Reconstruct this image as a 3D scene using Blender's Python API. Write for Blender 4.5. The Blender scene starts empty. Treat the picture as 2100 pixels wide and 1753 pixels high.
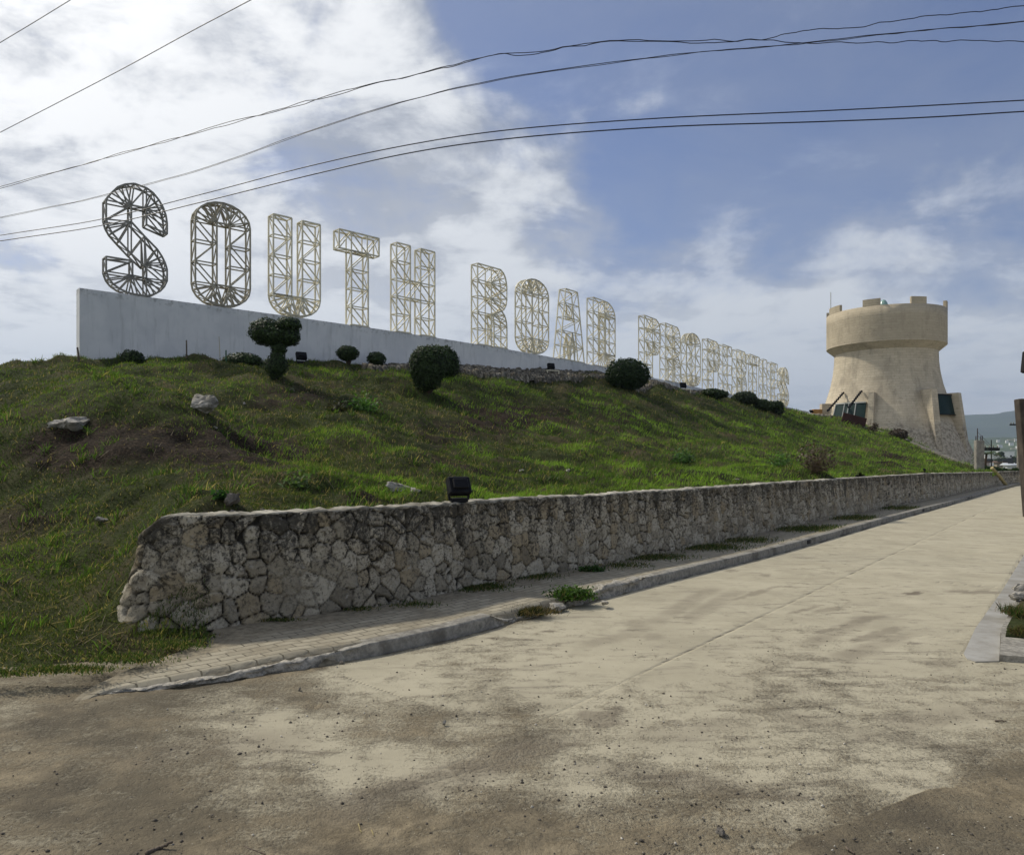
import bpy, math, random
import numpy as np
from mathutils import Vector, Matrix
R_ = math.radians
sc = bpy.context.scene
COL = sc.collection

# ------------------------------------------------------------------ camera, world, sun, exposure
H, F, VH, UC = 1.65, 1538.0, 945.0, 1050.0      # eye height; focal length, horizon row and centre column of the 2100 px wide survey grid
cam = bpy.data.cameras.new("camera"); camo = bpy.data.objects.new("camera", cam); COL.objects.link(camo)
camo.location = (0, 0, H); camo.rotation_euler = (R_(90), 0, 0)
cam.sensor_width = 36; cam.lens = 36 * F / 2100.0
cam.shift_y = (VH - 876.5) / 2100.0
cam.clip_start = 0.05; cam.clip_end = 20000
sc.camera = camo
sc.view_settings.view_transform = 'Standard'; sc.view_settings.look = 'None'
sc.view_settings.exposure = 0.08; sc.view_settings.gamma = 1.0
SUN_AZ, SUN_EL = R_(-58), R_(46)                # azimuth from +Y towards +X
sd = Vector((math.sin(SUN_AZ) * math.cos(SUN_EL), math.cos(SUN_AZ) * math.cos(SUN_EL), math.sin(SUN_EL)))
sun = bpy.data.lights.new("sun", 'SUN'); sun.energy = 3.4; sun.angle = R_(3.5); sun.color = (1, .93, .80)
suno = bpy.data.objects.new("sun", sun); COL.objects.link(suno)
suno.rotation_euler = (-sd).to_track_quat('-Z', 'Y').to_euler(); suno.location = (-30, 30, 40)

class NT:
    """small helper to write node trees"""
    def __init__(s, tree): s.t = tree; tree.nodes.clear()
    def n(s, typ, ins=None, **kw):
        nd = s.t.nodes.new(typ)
        for k, v in kw.items(): setattr(nd, k, v)
        for k, v in (ins or {}).items():
            sock = nd.inputs[k]
            if isinstance(v, bpy.types.NodeSocket): s.t.links.new(v, sock)
            else: sock.default_value = v
        return nd
    def math(s, op, a, b=0.0, c=0.0, clamp=False):
        return s.n('ShaderNodeMath', {0: a, 1: b, 2: c}, operation=op, use_clamp=clamp).outputs[0]
    def vm(s, op, a, b=(0, 0, 0)):
        return s.n('ShaderNodeVectorMath', {0: a, 1: b}, operation=op).outputs[0]
    def noise(s, vec, scale, detail=4, rough=.55, dist=0.0):
        return s.n('ShaderNodeTexNoise', {'Vector': vec, 'Scale': scale, 'Detail': detail, 'Roughness': rough, 'Distortion': dist}).outputs['Fac']
    def ramp(s, f, a, b, lo=0.0, hi=1.0):
        return s.n('ShaderNodeMapRange', {'Value': f, 'From Min': a, 'From Max': b, 'To Min': lo, 'To Max': hi}, interpolation_type='SMOOTHSTEP').outputs[0]
    def mix(s, f, a, b, mode='MIX'):
        m = s.n('ShaderNodeMix', data_type='RGBA', blend_type=mode, clamp_factor=True)
        for i, v in ((0, f), (6, a), (7, b)):
            if isinstance(v, bpy.types.NodeSocket): s.t.links.new(v, m.inputs[i])
            elif i == 0: m.inputs[0].default_value = v
            else: m.inputs[i].default_value = (*v[:3], 1)
        return m.outputs[2]
    def xyz(s, v): return s.n('ShaderNodeSeparateXYZ', {0: v}).outputs
    def attr(s, name): return s.n('ShaderNodeAttribute', attribute_name=name).outputs
    def pos(s): return s.n('ShaderNodeNewGeometry').outputs['Position']
    def scale(s, v, xyz): return s.vm('MULTIPLY', v, xyz)
    def bump(s, h, strength=.5, dist=.02):
        return s.n('ShaderNodeBump', {'Height': h, 'Strength': strength, 'Distance': dist}).outputs[0]

w = bpy.data.worlds.new("World"); sc.world = w; w.use_nodes = True
N = NT(w.node_tree)
SKY_S = 0.10
sky = N.n('ShaderNodeTexSky', sky_type='NISHITA', sun_disc=False)
sky.sun_elevation = SUN_EL; sky.sun_rotation = SUN_AZ % (2 * math.pi); sky.altitude = 0; sky.air_density = 1.0; sky.dust_density = .6; sky.ozone_density = 2.0
d = N.n('ShaderNodeTexCoord').outputs['Generated']
dx, dy, dz = N.xyz(d)[0:3]
# cloud deck seen in perspective: stretch the noise towards the horizon
den = N.math('ADD', N.math('MAXIMUM', dz, 0.0), 0.16)
cv = N.n('ShaderNodeCombineXYZ', {0: N.math('DIVIDE', dx, den), 1: N.math('DIVIDE', dy, den), 2: N.math('MULTIPLY', dz, .6)}).outputs[0]
n1 = N.noise(N.vm('ADD', cv, (3.1, 7.7, 0.4)), 2.1, 9, .60, .45)
n2 = N.noise(N.vm('ADD', cv, (11.3, 2.2, 5.0)), .8, 3, .5)
n3 = N.noise(N.vm('ADD', d, (1.3, 5.2, 5.0)), 7.0, 8, .62, .3)
n5 = N.noise(N.vm('ADD', d, (2.3, 1.2, 8.0)), 3.2, 5, .6, .3)
left = N.ramp(N.math('ADD', dx, N.math('MULTIPLY', N.math('SUBTRACT', n5, .5), .7)), .16, -.10)
back = N.ramp(dy, .1, -.3)  # unseen cloud cover behind the camera, added to brighten the ambient light
low = N.ramp(N.math('ADD', dz, N.math('MULTIPLY', N.math('SUBTRACT', n5, .5), .30)), .40, .12)
cov = N.math('MAXIMUM', N.math('MAXIMUM', N.math('MULTIPLY', left, .255), N.math('MULTIPLY', low, .40)), N.math('MULTIPLY', back, .22))
dens = N.math('ADD', N.math('ADD', N.math('MULTIPLY', n1, .68), N.math('MULTIPLY', n3, .32)), cov)
cl = N.ramp(dens, .50, N.math('ADD', .76, N.math('MULTIPLY', N.math('SUBTRACT', 1.0, left), .16)))
thin = N.math('MULTIPLY', N.ramp(N.math('ADD', N.math('MULTIPLY', n1, .4), N.math('MULTIPLY', n2, .6)), .36, .64), .36)
top = N.math('MULTIPLY', N.ramp(dz, .34, .52), N.ramp(dx, .0, .25))
cl = N.math('MULTIPLY', cl, N.math('SUBTRACT', 1.0, N.math('MULTIPLY', top, .85)))
cl = N.math('MAXIMUM', cl, thin)
sdot = N.n('ShaderNodeVectorMath', {0: d, 1: tuple(sd)}, operation='DOT_PRODUCT').outputs['Value']
glow = N.math('POWER', N.math('MAXIMUM', sdot, 0.0), 4.0)
n4 = N.noise(N.vm('ADD', cv, (4.0, 1.2, 9.0)), 3.4, 8, .6, .3)
th = N.ramp(N.math('ADD', N.math('MULTIPLY', n4, .45), N.math('MULTIPLY', dens, .55)), .55, .71)
th = N.math('MAXIMUM', th, N.math('MULTIPLY', low, .62))
ccol = N.mix(th, (.31, .345, .42), (.66, .695, .74))
ccol = N.mix(N.math('MULTIPLY', glow, N.math('ADD', N.math('MULTIPLY', th, .80), .08)), ccol, (1.5, 1.47, 1.42))
hzb = N.ramp(dz, .26, .02); ccol = N.mix(N.math('MULTIPLY', hzb, .7), ccol, (.60, .655, .71))
skyc = N.n('ShaderNodeVectorMath', {0: sky.outputs[0], 3: SKY_S}, operation='SCALE').outputs[0]
skyc = N.mix(1.0, skyc, (.74, .74, .90), 'MULTIPLY')
col = N.mix(cl, skyc, ccol)
bg = N.n('ShaderNodeBackground', {'Color': col, 'Strength': 1.0})
N.n('ShaderNodeOutputWorld', {'Surface': bg.outputs[0]})

# ------------------------------------------------------------------ helpers
def G(u, v, z=0.0):
    Y = F * (H - z) / (v - VH); return ((u - UC) / F * Y, Y, z)
def W3(u, v, Y): return ((u - UC) / F * Y, Y, H + (VH - v) / F * Y)
def pix(x, y, z): return UC + F * x / y, VH - F * (z - H) / y
def lattice(ix, iy, seed):
    h = (ix.astype(np.int64) * 374761393 + iy.astype(np.int64) * 668265263 + seed * 982451653) & 0xFFFFFFFF
    h = ((h ^ (h >> 13)) * 1274126177) & 0xFFFFFFFF
    return ((h ^ (h >> 16)) & 0xFFFF) / 65535.0
def vn(x, y, s=1.0, seed=0, oct=1):
    x = np.asarray(x, float) * s; y = np.asarray(y, float) * s; out = 0; amp = 1; tot = 0
    for o in range(oct):
        ix, iy = np.floor(x), np.floor(y); fx, fy = x - ix, y - iy
        fx = fx * fx * (3 - 2 * fx); fy = fy * fy * (3 - 2 * fy)
        a, b = lattice(ix, iy, seed + o), lattice(ix + 1, iy, seed + o); c, d_ = lattice(ix, iy + 1, seed + o), lattice(ix + 1, iy + 1, seed + o)
        out = out + amp * ((a * (1 - fx) + b * fx) * (1 - fy) + (c * (1 - fx) + d_ * fx) * fy); tot += amp
        amp *= .5; x = x * 2.03 + 17.1; y = y * 2.03 + 5.3
    return out / tot
def sstep(x, a, b):
    t = np.clip((x - a) / (b - a), 0, 1); return t * t * (3 - 2 * t)
def catmull(P, n=8):
    P = [np.array(p, float) for p in P]; P = [2 * P[0] - P[1]] + P + [2 * P[-1] - P[-2]]; out = []
    for i in range(1, len(P) - 2):
        for k in range(n):
            t = k / n; a, b, c, d_ = P[i-1:i+3]
            out.append(.5 * (2*b + (c-a)*t + (2*a-5*b+4*c-d_)*t*t + (3*b-3*c+d_-a)*t**3))
    out.append(P[-2]); return np.array(out)
def resample(C, step):
    C = np.asarray(C, float); L = np.r_[0, np.cumsum(np.linalg.norm(np.diff(C[:, :2], axis=0), axis=1))]
    if callable(step):
        s = [0.0]
        while s[-1] < L[-1]:
            p = [np.interp(s[-1], L, C[:, k]) for k in range(2)]; s.append(s[-1] + step(p))
        s = np.array(s[:-1] + [L[-1]])
    else: s = np.linspace(0, L[-1], max(2, int(L[-1] / step) + 1))
    return np.stack([np.interp(s, L, C[:, k]) for k in range(C.shape[1])], 1), s
def tag(o, label=None, cat=None, group=None, kind=None):
    if label: o['label'] = label
    if cat: o['category'] = cat
    if group: o['group'] = group
    if kind: o['kind'] = kind
    return o
def empty(name, loc=(0, 0, 0), rz=0.0):
    o = bpy.data.objects.new(name, None); COL.objects.link(o); o.location = loc; o.rotation_euler.z = rz
    o.empty_display_size = .2; return o
def mesh(name, V, Fc, mat, parent=None, smooth=False, attrs=None, uv=None):
    """V (n,3); Fc array (m,k) or list of polygons"""
    me = bpy.data.meshes.new(name); V = np.asarray(V, np.float32)
    if isinstance(Fc, np.ndarray):
        m, k = Fc.shape; me.vertices.add(len(V)); me.vertices.foreach_set('co', V.ravel())
        me.loops.add(m * k); me.loops.foreach_set('vertex_index', Fc.astype(np.int32).ravel())
        me.polygons.add(m); me.polygons.foreach_set('loop_start', np.arange(0, m * k, k, dtype=np.int32)); me.update(calc_edges=True)
    else: me.from_pydata([tuple(map(float, v)) for v in V], [], [tuple(map(int, f)) for f in Fc]); me.update()
    for an, data in (attrs or {}).items():
        data = np.asarray(data, np.float32)
        if data.ndim == 1: a = me.attributes.new(an, 'FLOAT', 'POINT'); a.data.foreach_set('value', data)
        else:
            a = me.attributes.new(an, 'FLOAT_COLOR', 'POINT'); a.data.foreach_set('color', np.c_[data, np.ones(len(data))].astype(np.float32).ravel())
    if uv is not None:
        l = me.uv_layers.new(name='UVMap'); idx = np.zeros(len(me.loops), np.int32); me.loops.foreach_get('vertex_index', idx)
        l.data.foreach_set('uv', np.asarray(uv, np.float32)[idx].ravel())
    if smooth: me.polygons.foreach_set('use_smooth', np.ones(len(me.polygons), bool))
    if mat: me.materials.append(mat)
    me.validate(); o = bpy.data.objects.new(name, me); COL.objects.link(o)
    if parent: o.parent = parent
    return o
class MB:
    """collects boxes, bars, tubes into one mesh"""
    def __init__(s): s.V = []; s.Fc = []
    def add(s, V, Fc):
        o = len(s.V); s.V += [tuple(map(float, v)) for v in V]; s.Fc += [tuple(o + i for i in f) for f in Fc]; return s
    def box(s, a, b, rot=None, org=(0, 0, 0), bev=0.0):
        xs, ys, zs = zip(a, b); e = bev
        V = []
        if not e: 
            V = [(x, y, z) for z in zs for y in ys for x in xs]
            Fc = [(0, 2, 3, 1), (4, 5, 7, 6), (0, 1, 5, 4), (2, 6, 7, 3), (0, 4, 6, 2), (1, 3, 7, 5)]
        else:
            x0, x1, y0, y1, z0, z1 = xs[0], xs[1], ys[0], ys[1], zs[0], zs[1]
            def ring(z, i): return [(x0+i+e, y0+i, z), (x1-i-e, y0+i, z), (x1-i, y0+i+e, z), (x1-i, y1-i-e, z), (x1-i-e, y1-i, z), (x0+i+e, y1-i, z), (x0+i, y1-i-e, z), (x0+i, y0+i+e, z)]
            V = ring(z0, e) + ring(z0+e, 0) + ring(z1-e, 0) + ring(z1, e); Fc = [tuple(range(7, -1, -1)), tuple(range(24, 32))]
            for r in range(3): Fc += [(r*8+i, r*8+(i+1) % 8, r*8+8+(i+1) % 8, r*8+8+i) for i in range(8)]
        if rot is not None: V = [rot @ Vector(v) for v in V]
        V = [(v[0]+org[0], v[1]+org[1], v[2]+org[2]) for v in V]
        return s.add(V, Fc)
    def bar(s, p, q, t, t2=None):
        p, q = Vector(p), Vector(q); dd = (q - p)
        if dd.length < 1e-5: return s
        dd.normalize(); up = Vector((0, 0, 1)) if abs(dd.z) < .95 else Vector((1, 0, 0))
        a = dd.cross(up).normalized(); b = a.cross(dd); h = t / 2; g = (t2 or t) / 2
        V = [c + a * i * (h if c is p else g) + b * j * (h if c is p else g) for c in (p, q) for i, j in ((-1, -1), (1, -1), (1, 1), (-1, 1))]
        return s.add(V, [(3, 2, 1, 0), (4, 5, 6, 7), (0, 1, 5, 4), (1, 2, 6, 5), (2, 3, 7, 6), (3, 0, 4, 7)])
    def tube(s, P, r, n=8, r2=None, cap=True):
        P = [Vector(p) for p in P]; o = len(s.V); m = len(P); a = None
        for i, p in enumerate(P):
            dd = (P[min(i+1, m-1)] - P[max(i-1, 0)]).normalized()
            if a is None: a = dd.cross(Vector((0, 0, 1)) if abs(dd.z) < .9 else Vector((1, 0, 0))).normalized()
            a = (a - dd * a.dot(dd)).normalized(); b = dd.cross(a); rr = r if r2 is None else r + (r2 - r) * i / (m - 1)
            if callable(rr): rr = rr(i)
            for k in range(n):
                t = 2 * math.pi * k / n; s.V.append(tuple(p + a * rr * math.cos(t) + b * rr * math.sin(t)))
        for i in range(m - 1):
            for k in range(n): s.Fc.append((o+i*n+k, o+i*n+(k+1) % n, o+(i+1)*n+(k+1) % n, o+(i+1)*n+k))
        if cap: s.Fc += [tuple(o + k for k in range(n-1, -1, -1)), tuple(o+(m-1)*n+k for k in range(n))]
        return s
    def build(s, name, mat, parent=None, smooth=False): return mesh(name, s.V, s.Fc, mat, parent, smooth)

def material(name, fn, rough=.9, spec=.3):
    m = bpy.data.materials.new(name); m.use_nodes = True; T = NT(m.node_tree)
    out = fn(T); c, extra = (out if isinstance(out, tuple) else (out, {}))
    ins = {'Base Color': c if isinstance(c, bpy.types.NodeSocket) else (*c, 1), 'Roughness': rough, 'Specular IOR Level': spec}; ins.update(extra)
    p = T.n('ShaderNodeBsdfPrincipled', ins); T.n('ShaderNodeOutputMaterial', {'Surface': p.outputs[0]}); return m
def simple(name, c, c2=None, s=8.0, rough=.8, spec=.3, metal=0.0, b=.2):
    c2 = c2 or tuple(x * .72 for x in c)
    def f(T):
        P = T.pos(); n = T.noise(P, s, 6, .65); k = T.noise(P, s * .23, 3, .6)
        col = T.mix(T.ramp(T.math('ADD', T.math('MULTIPLY', n, .6), T.math('MULTIPLY', k, .4)), .38, .64), c2, c)
        return col, {'Normal': T.bump(n, b, .01), 'Metallic': metal}
    return material(name, f, rough, spec)

# ------------------------------------------------------------------ materials
def m_ground(T):
    P = T.pos(); dirt = T.attr('dirt')[2]; x, y, z = T.xyz(P)[0:3]
    big = T.noise(P, 1.1, 6, .62, .3); mid = T.noise(P, 5.0, 6, .7, .2); fine = T.noise(P, 42, 4, .7); gr = T.noise(P, 130, 2, .6)
    # directional smears along the traffic direction
    rot = T.n('ShaderNodeVectorRotate', {'Vector': P, 'Angle': R_(51)}, rotation_type='Z_AXIS').outputs[0]
    sm = T.noise(T.scale(P, (1.1, 4.2, 1)), 1.7, 5, .65, .6)
    dd = T.math('ADD', dirt, T.math('MULTIPLY', T.math('SUBTRACT', T.math('ADD', T.math('MULTIPLY', mid, .55), T.math('MULTIPLY', big, .45)), .5), 1.75))
    dd = T.math('ADD', dd, T.math('MULTIPLY', T.math('SUBTRACT', sm, .5), .5))
    dd = T.math('ADD', dd, T.math('MULTIPLY', T.math('SUBTRACT', fine, .5), .85))
    k = T.ramp(dd, .18, .84)
    conc = T.mix(T.ramp(big, .3, .7), (.375, .345, .268), (.46, .426, .335))
    conc = T.mix(T.ramp(sm, .52, .72), conc, (.28, .255, .205))
    conc = T.mix(T.math('MULTIPLY', T.ramp(mid, .55, .72), .6), conc, (.235, .212, .17))
    soil = T.mix(T.ramp(mid, .35, .65), (.155, .128, .088), (.275, .232, .163))
    soil = T.mix(T.ramp(T.noise(P, .7, 4, .6), .42, .66), soil, (.118, .102, .075))
    soil = T.mix(T.math('MULTIPLY', T.ramp(fine, .50, .72), .5), soil, (.080, .067, .047))
    c = T.mix(k, conc, soil)
    jt = T.attr('joint')[2]
    c = T.mix(T.math('MULTIPLY', T.ramp(jt, .4, .9), .85), c, (.10, .09, .075))
    # sparse dark grit
    v = T.n('ShaderNodeTexVoronoi', {'Vector': P, 'Scale': 19.0, 'Randomness': 1.0}, feature='F1')
    spk = T.math('MULTIPLY', T.ramp(v.outputs['Distance'], .17, .09), T.ramp(mid, .50, .62))
    c = T.mix(T.math('MULTIPLY', spk, .6), c, (.07, .058, .045))
    v2 = T.n('ShaderNodeTexVoronoi', {'Vector': P, 'Scale': 55.0}, feature='F1')
    sp2 = T.math('MULTIPLY', T.ramp(v2.outputs['Distance'], .22, .10), T.ramp(dd, .2, .7))
    c = T.mix(T.math('MULTIPLY', sp2, .6), c, (.075, .065, .05))
    sp3 = T.math('MULTIPLY', T.ramp(T.n('ShaderNodeTexVoronoi', {'Vector': T.vm('ADD', P, (5, 3, 1)), 'Scale': 24.0}, feature='F1').outputs['Distance'], .09, .04), k)
    c = T.mix(sp3, c, (.42, .39, .32))
    st = T.attr('stain'); c = T.mix(T.math('MULTIPLY', st[2], 1.15, clamp=True), c, (.17, .146, .115))
    c = T.mix(1.0, c, (.96, .945, .89), 'MULTIPLY')
    c = T.mix(T.math('MULTIPLY', T.math('MULTIPLY', T.ramp(T.noise(T.vm('ADD', P, (9, 4, 2)), 1.9, 7, .68, .5), .47, .63), T.math('ADD', T.math('MULTIPLY', k, .75), .16)), .62), c, (.075, .064, .047))
    h = T.math('ADD', T.math('MULTIPLY', fine, T.math('ADD', T.math('MULTIPLY', k, .8), .12)), T.math('MULTIPLY', T.math('MULTIPLY', mid, k), 1.2))
    h = T.math('ADD', h, T.math('MULTIPLY', gr, .25)); h = T.math('SUBTRACT', h, jt)
    return c, {'Normal': T.bump(h, .75, .02)}
M_ground = material('concrete_and_dirt', m_ground, .93, .2)

def m_terrain(T):
    P = T.pos(); soil = T.attr('soil')[2]
    a = T.noise(P, .55, 5, .6, .3); b = T.noise(P, 3.2, 6, .65, .2); c_ = T.noise(P, 24, 5, .7)
    g = T.mix(T.ramp(b, .36, .64), (.030, .038, .013), (.062, .076, .024))
    g = T.mix(T.ramp(a, .46, .66), g, (.10, .085, .045))
    s = T.mix(T.ramp(c_, .4, .65), (.022, .016, .011), (.075, .054, .036))
    k = T.ramp(T.math('ADD', soil, T.math('MULTIPLY', T.math('SUBTRACT', T.math('ADD', T.math('MULTIPLY', b, .5), T.math('MULTIPLY', c_, .5)), .5), 1.4)), .3, .7)
    c = T.mix(k, g, s)
    c = T.mix(T.math('MULTIPLY', T.math('MULTIPLY', T.ramp(T.noise(P, 1.7, 6, .75, .5), .5, .62), T.math('ADD', T.math('MULTIPLY', k, .6), .25)), .9), c, (.014, .012, .008))
    c = T.mix(T.math('MULTIPLY', T.ramp(c_, .58, .75), .6), c, (.15, .125, .075))
    h = T.math('ADD', T.math('MULTIPLY', b, 2.5), T.math('MULTIPLY', c_, 1.3))
    return c, {'Normal': T.bump(h, 1.0, .05)}
M_terrain = material('grassy_soil', m_terrain, .95, .1)

def leafmat(name, tint=(1, 1, 1), trans=.35, attr='col'):
    m = bpy.data.materials.new(name); m.use_nodes = True; T = NT(m.node_tree)
    c = T.attr(attr)[0]; c = T.mix(1.0, c, tint, 'MULTIPLY')
    dfs = T.n('ShaderNodeBsdfPrincipled', {'Base Color': c, 'Roughness': .6, 'Specular IOR Level': .25})
    tr = T.n('ShaderNodeBsdfTranslucent', {'Color': T.mix(1.0, c, (1.25, 1.35, .7), 'MULTIPLY')})
    mx = T.n('ShaderNodeMixShader', {0: trans, 1: dfs.outputs[0], 2: tr.outputs[0]})
    T.n('ShaderNodeOutputMaterial', {'Surface': mx.outputs[0]}); return m
M_grass = leafmat('grass_blades', (1, 1, 1), .42)
M_leaf = leafmat('topiary_leaves', (1, 1, 1), .15)

def m_stone(T):
    P = T.pos(); sid = T.attr('sid')[0]; crack = T.attr('crack')[2]; hz = T.attr('hz')[2]
    s1, s2, s3 = T.xyz(sid)[0:3]
    c = T.mix(T.ramp(s1, .25, .75), (.37, .33, .25), (.54, .49, .385))
    c = T.mix(T.ramp(s2, .72, .92), c, (.42, .35, .235))
    c = T.mix(T.math('MULTIPLY', T.ramp(s3, .88, .95), .5), c, (.16, .14, .105))
    n = T.noise(P, 26, 6, .75, .3); n2 = T.noise(P, 7, 5, .65, .4); n3 = T.noise(T.scale(P, (1, 1, .22)), 5.5, 5, .65, .2)
    c = T.mix(T.math('MULTIPLY', T.ramp(n, .48, .60), .65), c, (.14, .125, .095))
    lich = T.math('ADD', T.math('MULTIPLY', n3, .50), T.math('MULTIPLY', n, .50))
    lich = T.math('ADD', lich, T.math('MULTIPLY', T.math('SUBTRACT', hz, .5), .20))
    c = T.mix(T.math('MULTIPLY', T.ramp(lich, .49, .62), .88), c, (.050, .047, .040))
    br = T.ramp(T.noise(P, .9, 3, .5), .52, .66)
    c = T.mix(T.math('MULTIPLY', T.math('MULTIPLY', br, T.ramp(n2, .4, .6)), .45), c, (.17, .13, .075))
    pale = T.math('MULTIPLY', T.ramp(T.math('ADD', n2, T.math('MULTIPLY', n, .4)), .80, .92), .6)
    c = T.mix(pale, c, (.56, .53, .46))
    c = T.mix(crack, c, (.034, .031, .025))
    h = T.math('ADD', T.math('MULTIPLY', n, .9), T.math('MULTIPLY', n2, 1.0))
    return c, {'Normal': T.bump(h, 1.0, .045)}
M_stone = material('rubble_masonry', m_stone, .95, .15)

def m_paver(T):
    uv = T.n('ShaderNodeUVMap').outputs[0]; P = T.pos(); nn = T.noise(P, 2.0, 3, .5)
    uvj = T.vm('ADD', uv, T.n('ShaderNodeCombineXYZ', {0: T.math('MULTIPLY', nn, .05), 1: T.math('MULTIPLY', T.noise(P, 1.3, 3, .5), .08)}).outputs[0])
    b = T.n('ShaderNodeTexBrick', {'Vector': uvj, 'Color1': (.36, .325, .245, 1), 'Color2': (.28, .25, .185, 1), 'Mortar': (.12, .105, .075, 1), 'Scale': 1.0,
            'Mortar Size': .0065, 'Mortar Smooth': .3, 'Bias': 0.0, 'Brick Width': .205, 'Row Height': .105})
    n = T.noise(P, 14, 6, .7); n2 = T.noise(P, 1.8, 5, .6, .3); dirt = T.attr('dirt')[2]
    c = b.outputs['Color']; c = T.mix(T.math('MULTIPLY', T.ramp(n, .45, .7), .4), c, (.16, .145, .11))
    k = T.ramp(T.math('ADD', dirt, T.math('MULTIPLY', T.math('SUBTRACT', T.math('ADD', T.math('MULTIPLY', n2, .7), T.math('MULTIPLY', n, .3)), .5), 1.6)), .35, .65)
    c = T.mix(T.math('MULTIPLY', k, .92), c, T.mix(T.ramp(n, .3, .7), (.13, .112, .078), (.30, .26, .185)))
    h = T.math('ADD', T.math('MULTIPLY', n, .5), T.math('MULTIPLY', T.math('SUBTRACT', 1.0, b.outputs['Fac']), T.math('SUBTRACT', 1.0, k)))
    return c, {'Normal': T.bump(h, .8, .012)}
M_paver = material('brick_pavers', m_paver, .92, .2)

def m_kerb(T):
    P = T.pos(); n = T.noise(P, 18, 6, .7); n2 = T.noise(P, 2.5, 5, .65); z = T.xyz(P)[2]
    c = T.mix(T.ramp(n, .35, .65), (.20, .19, .165), (.32, .305, .265))
    c = T.mix(T.ramp(n2, .46, .64), c, (.14, .13, .11))
    c = T.mix(T.math('MULTIPLY', T.attr('broken')[2], T.ramp(n, .4, .6)), c, (.42, .39, .33))
    return c, {'Normal': T.bump(T.math('ADD', n, n2), .8, .02)}
M_kerb = material('kerb_concrete', m_kerb, .9, .2)

def m_white(T):
    P = T.pos(); n = T.noise(P, 1.2, 6, .6, .3); st = T.noise(T.scale(P, (3.2, 3.2, .35)), 1.5, 6, .7); f = T.noise(P, 30, 4, .7)
    up = T.attr('hz')[2]
    c = T.mix(T.ramp(n, .35, .65), (.63, .64, .645), (.72, .725, .72))
    c = T.mix(T.math('MULTIPLY', T.ramp(st, .52, .68), .38), c, (.40, .41, .39))
    c = T.mix(T.math('MULTIPLY', T.math('MULTIPLY', T.ramp(up, .90, 1.0), T.ramp(T.noise(P, 5, 6, .7), .5, .62)), .7), c, (.25, .25, .23))
    return c, {'Normal': T.bump(T.math('ADD', f, n), .25, .02)}
M_white = material('white_render', m_white, .75, .3)

def m_tower(T):
    uv = T.n('ShaderNodeUVMap').outputs[0]; P = T.pos(); z = T.xyz(P)[2]
    b = T.n('ShaderNodeTexBrick', {'Vector': T.vm('ADD', uv, T.n('ShaderNodeCombineXYZ', {0: T.math('MULTIPLY', T.noise(P, .9, 4, .6), .5), 1: T.math('MULTIPLY', T.noise(P, .7, 5, .6), .22)}).outputs[0]), 'Color1': (.57, .50, .38, 1), 'Color2': (.50, .435, .33, 1), 'Mortar': (.42, .365, .27, 1), 'Scale': 1.0,
            'Mortar Size': .022, 'Mortar Smooth': .6, 'Bias': 0.0, 'Brick Width': .95, 'Row Height': .30})
    n = T.noise(P, .35, 6, .65, .4); st = T.noise(T.scale(P, (1, 1, .3)), .8, 6, .7); f = T.noise(P, 3.0, 6, .7)
    c = b.outputs['Color']
    c = T.mix(T.math('MULTIPLY', T.ramp(n, .45, .68), .45), c, (.29, .25, .19))
    c = T.mix(T.math('MULTIPLY', T.ramp(st, .48, .68), .5), c, (.23, .205, .165))
    drum = T.ramp(z, 14.9, 15.3)
    c = T.mix(T.math('MULTIPLY', drum, .45), c, (.36, .305, .215))
    # bare weathered masonry low on the body
    rg = T.math('ADD', z, T.math('MULTIPLY', T.math('SUBTRACT', n, .5), 5.0)); bare = T.ramp(rg, 6.3, 5.0)
    c = T.mix(T.math('MULTIPLY', bare, .8), c, T.mix(T.ramp(f, .35, .6), (.15, .135, .11), (.43, .39, .32)))
    sp = T.math('MULTIPLY', T.ramp(T.noise(T.scale(P, (1, 1, 2.6)), 1.9, 7, .78), .585, .63), T.math('ADD', T.math('MULTIPLY', bare, .8), .35))
    c = T.mix(sp, c, (.07, .06, .05))
    return c, {'Normal': T.bump(T.math('ADD', T.math('MULTIPLY', b.outputs['Fac'], -.5), f), .5, .06)}
M_tower = material('buff_stone_blocks', m_tower, .92, .15)

M_cream = simple('cream_painted_steel', (.80, .75, .58), (.66, .61, .46), 5, .55, .4)
M_backlitS = simple('backlit_cream_dark', (.33, .315, .28), (.24, .23, .205), 5, .6, .3)  # first S: same cream, its backlit darkness put into the base colour
M_backlitO = simple('backlit_cream_mid', (.46, .425, .33), (.34, .31, .24), 5, .6, .3)  # first O: cream darkened in colour to look backlit, less than the S
M_black = simple('black_painted_metal', (.009, .010, .012), (.005, .005, .007), 20, .65, .2)
M_glassd = simple('dark_green_glass', (.005, .020, .020), (.008, .026, .025), 1.5, .45, .12)
M_lens = simple('lamp_glass', (.10, .11, .12), (.06, .07, .08), 4, .1, .6)
M_frame = simple('window_metal', (.5, .52, .5), None, 5, .5, .4)
M_conc = simple('old_concrete', (.30, .285, .25), (.17, .16, .14), 5, .9, .2, 0, .6)
M_darkconc = simple('dark_stained_concrete', (.085, .07, .056), (.045, .038, .032), 4, .9, .2, 0, .6)
M_rust = simple('rusty_steel', (.060, .022, .016), (.03, .014, .011), 8, .8, .3)
M_wire = simple('cable_insulation', (.014, .016, .022), None, 3, .5, .4)
M_wood = simple('weathered_wood', (.16, .13, .10), (.09, .07, .055), 14, .9, .2)
M_bamboo = simple('yellow_bamboo', (.42, .34, .15), (.28, .23, .11), 6, .7, .3)
M_greenpaint = simple('green_post_paint', (.03, .12, .06), None, 9, .6, .3)
M_rock = simple('limestone_rock', (.42, .395, .35), (.16, .15, .125), 12, .95, .15, 0, .9)
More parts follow.
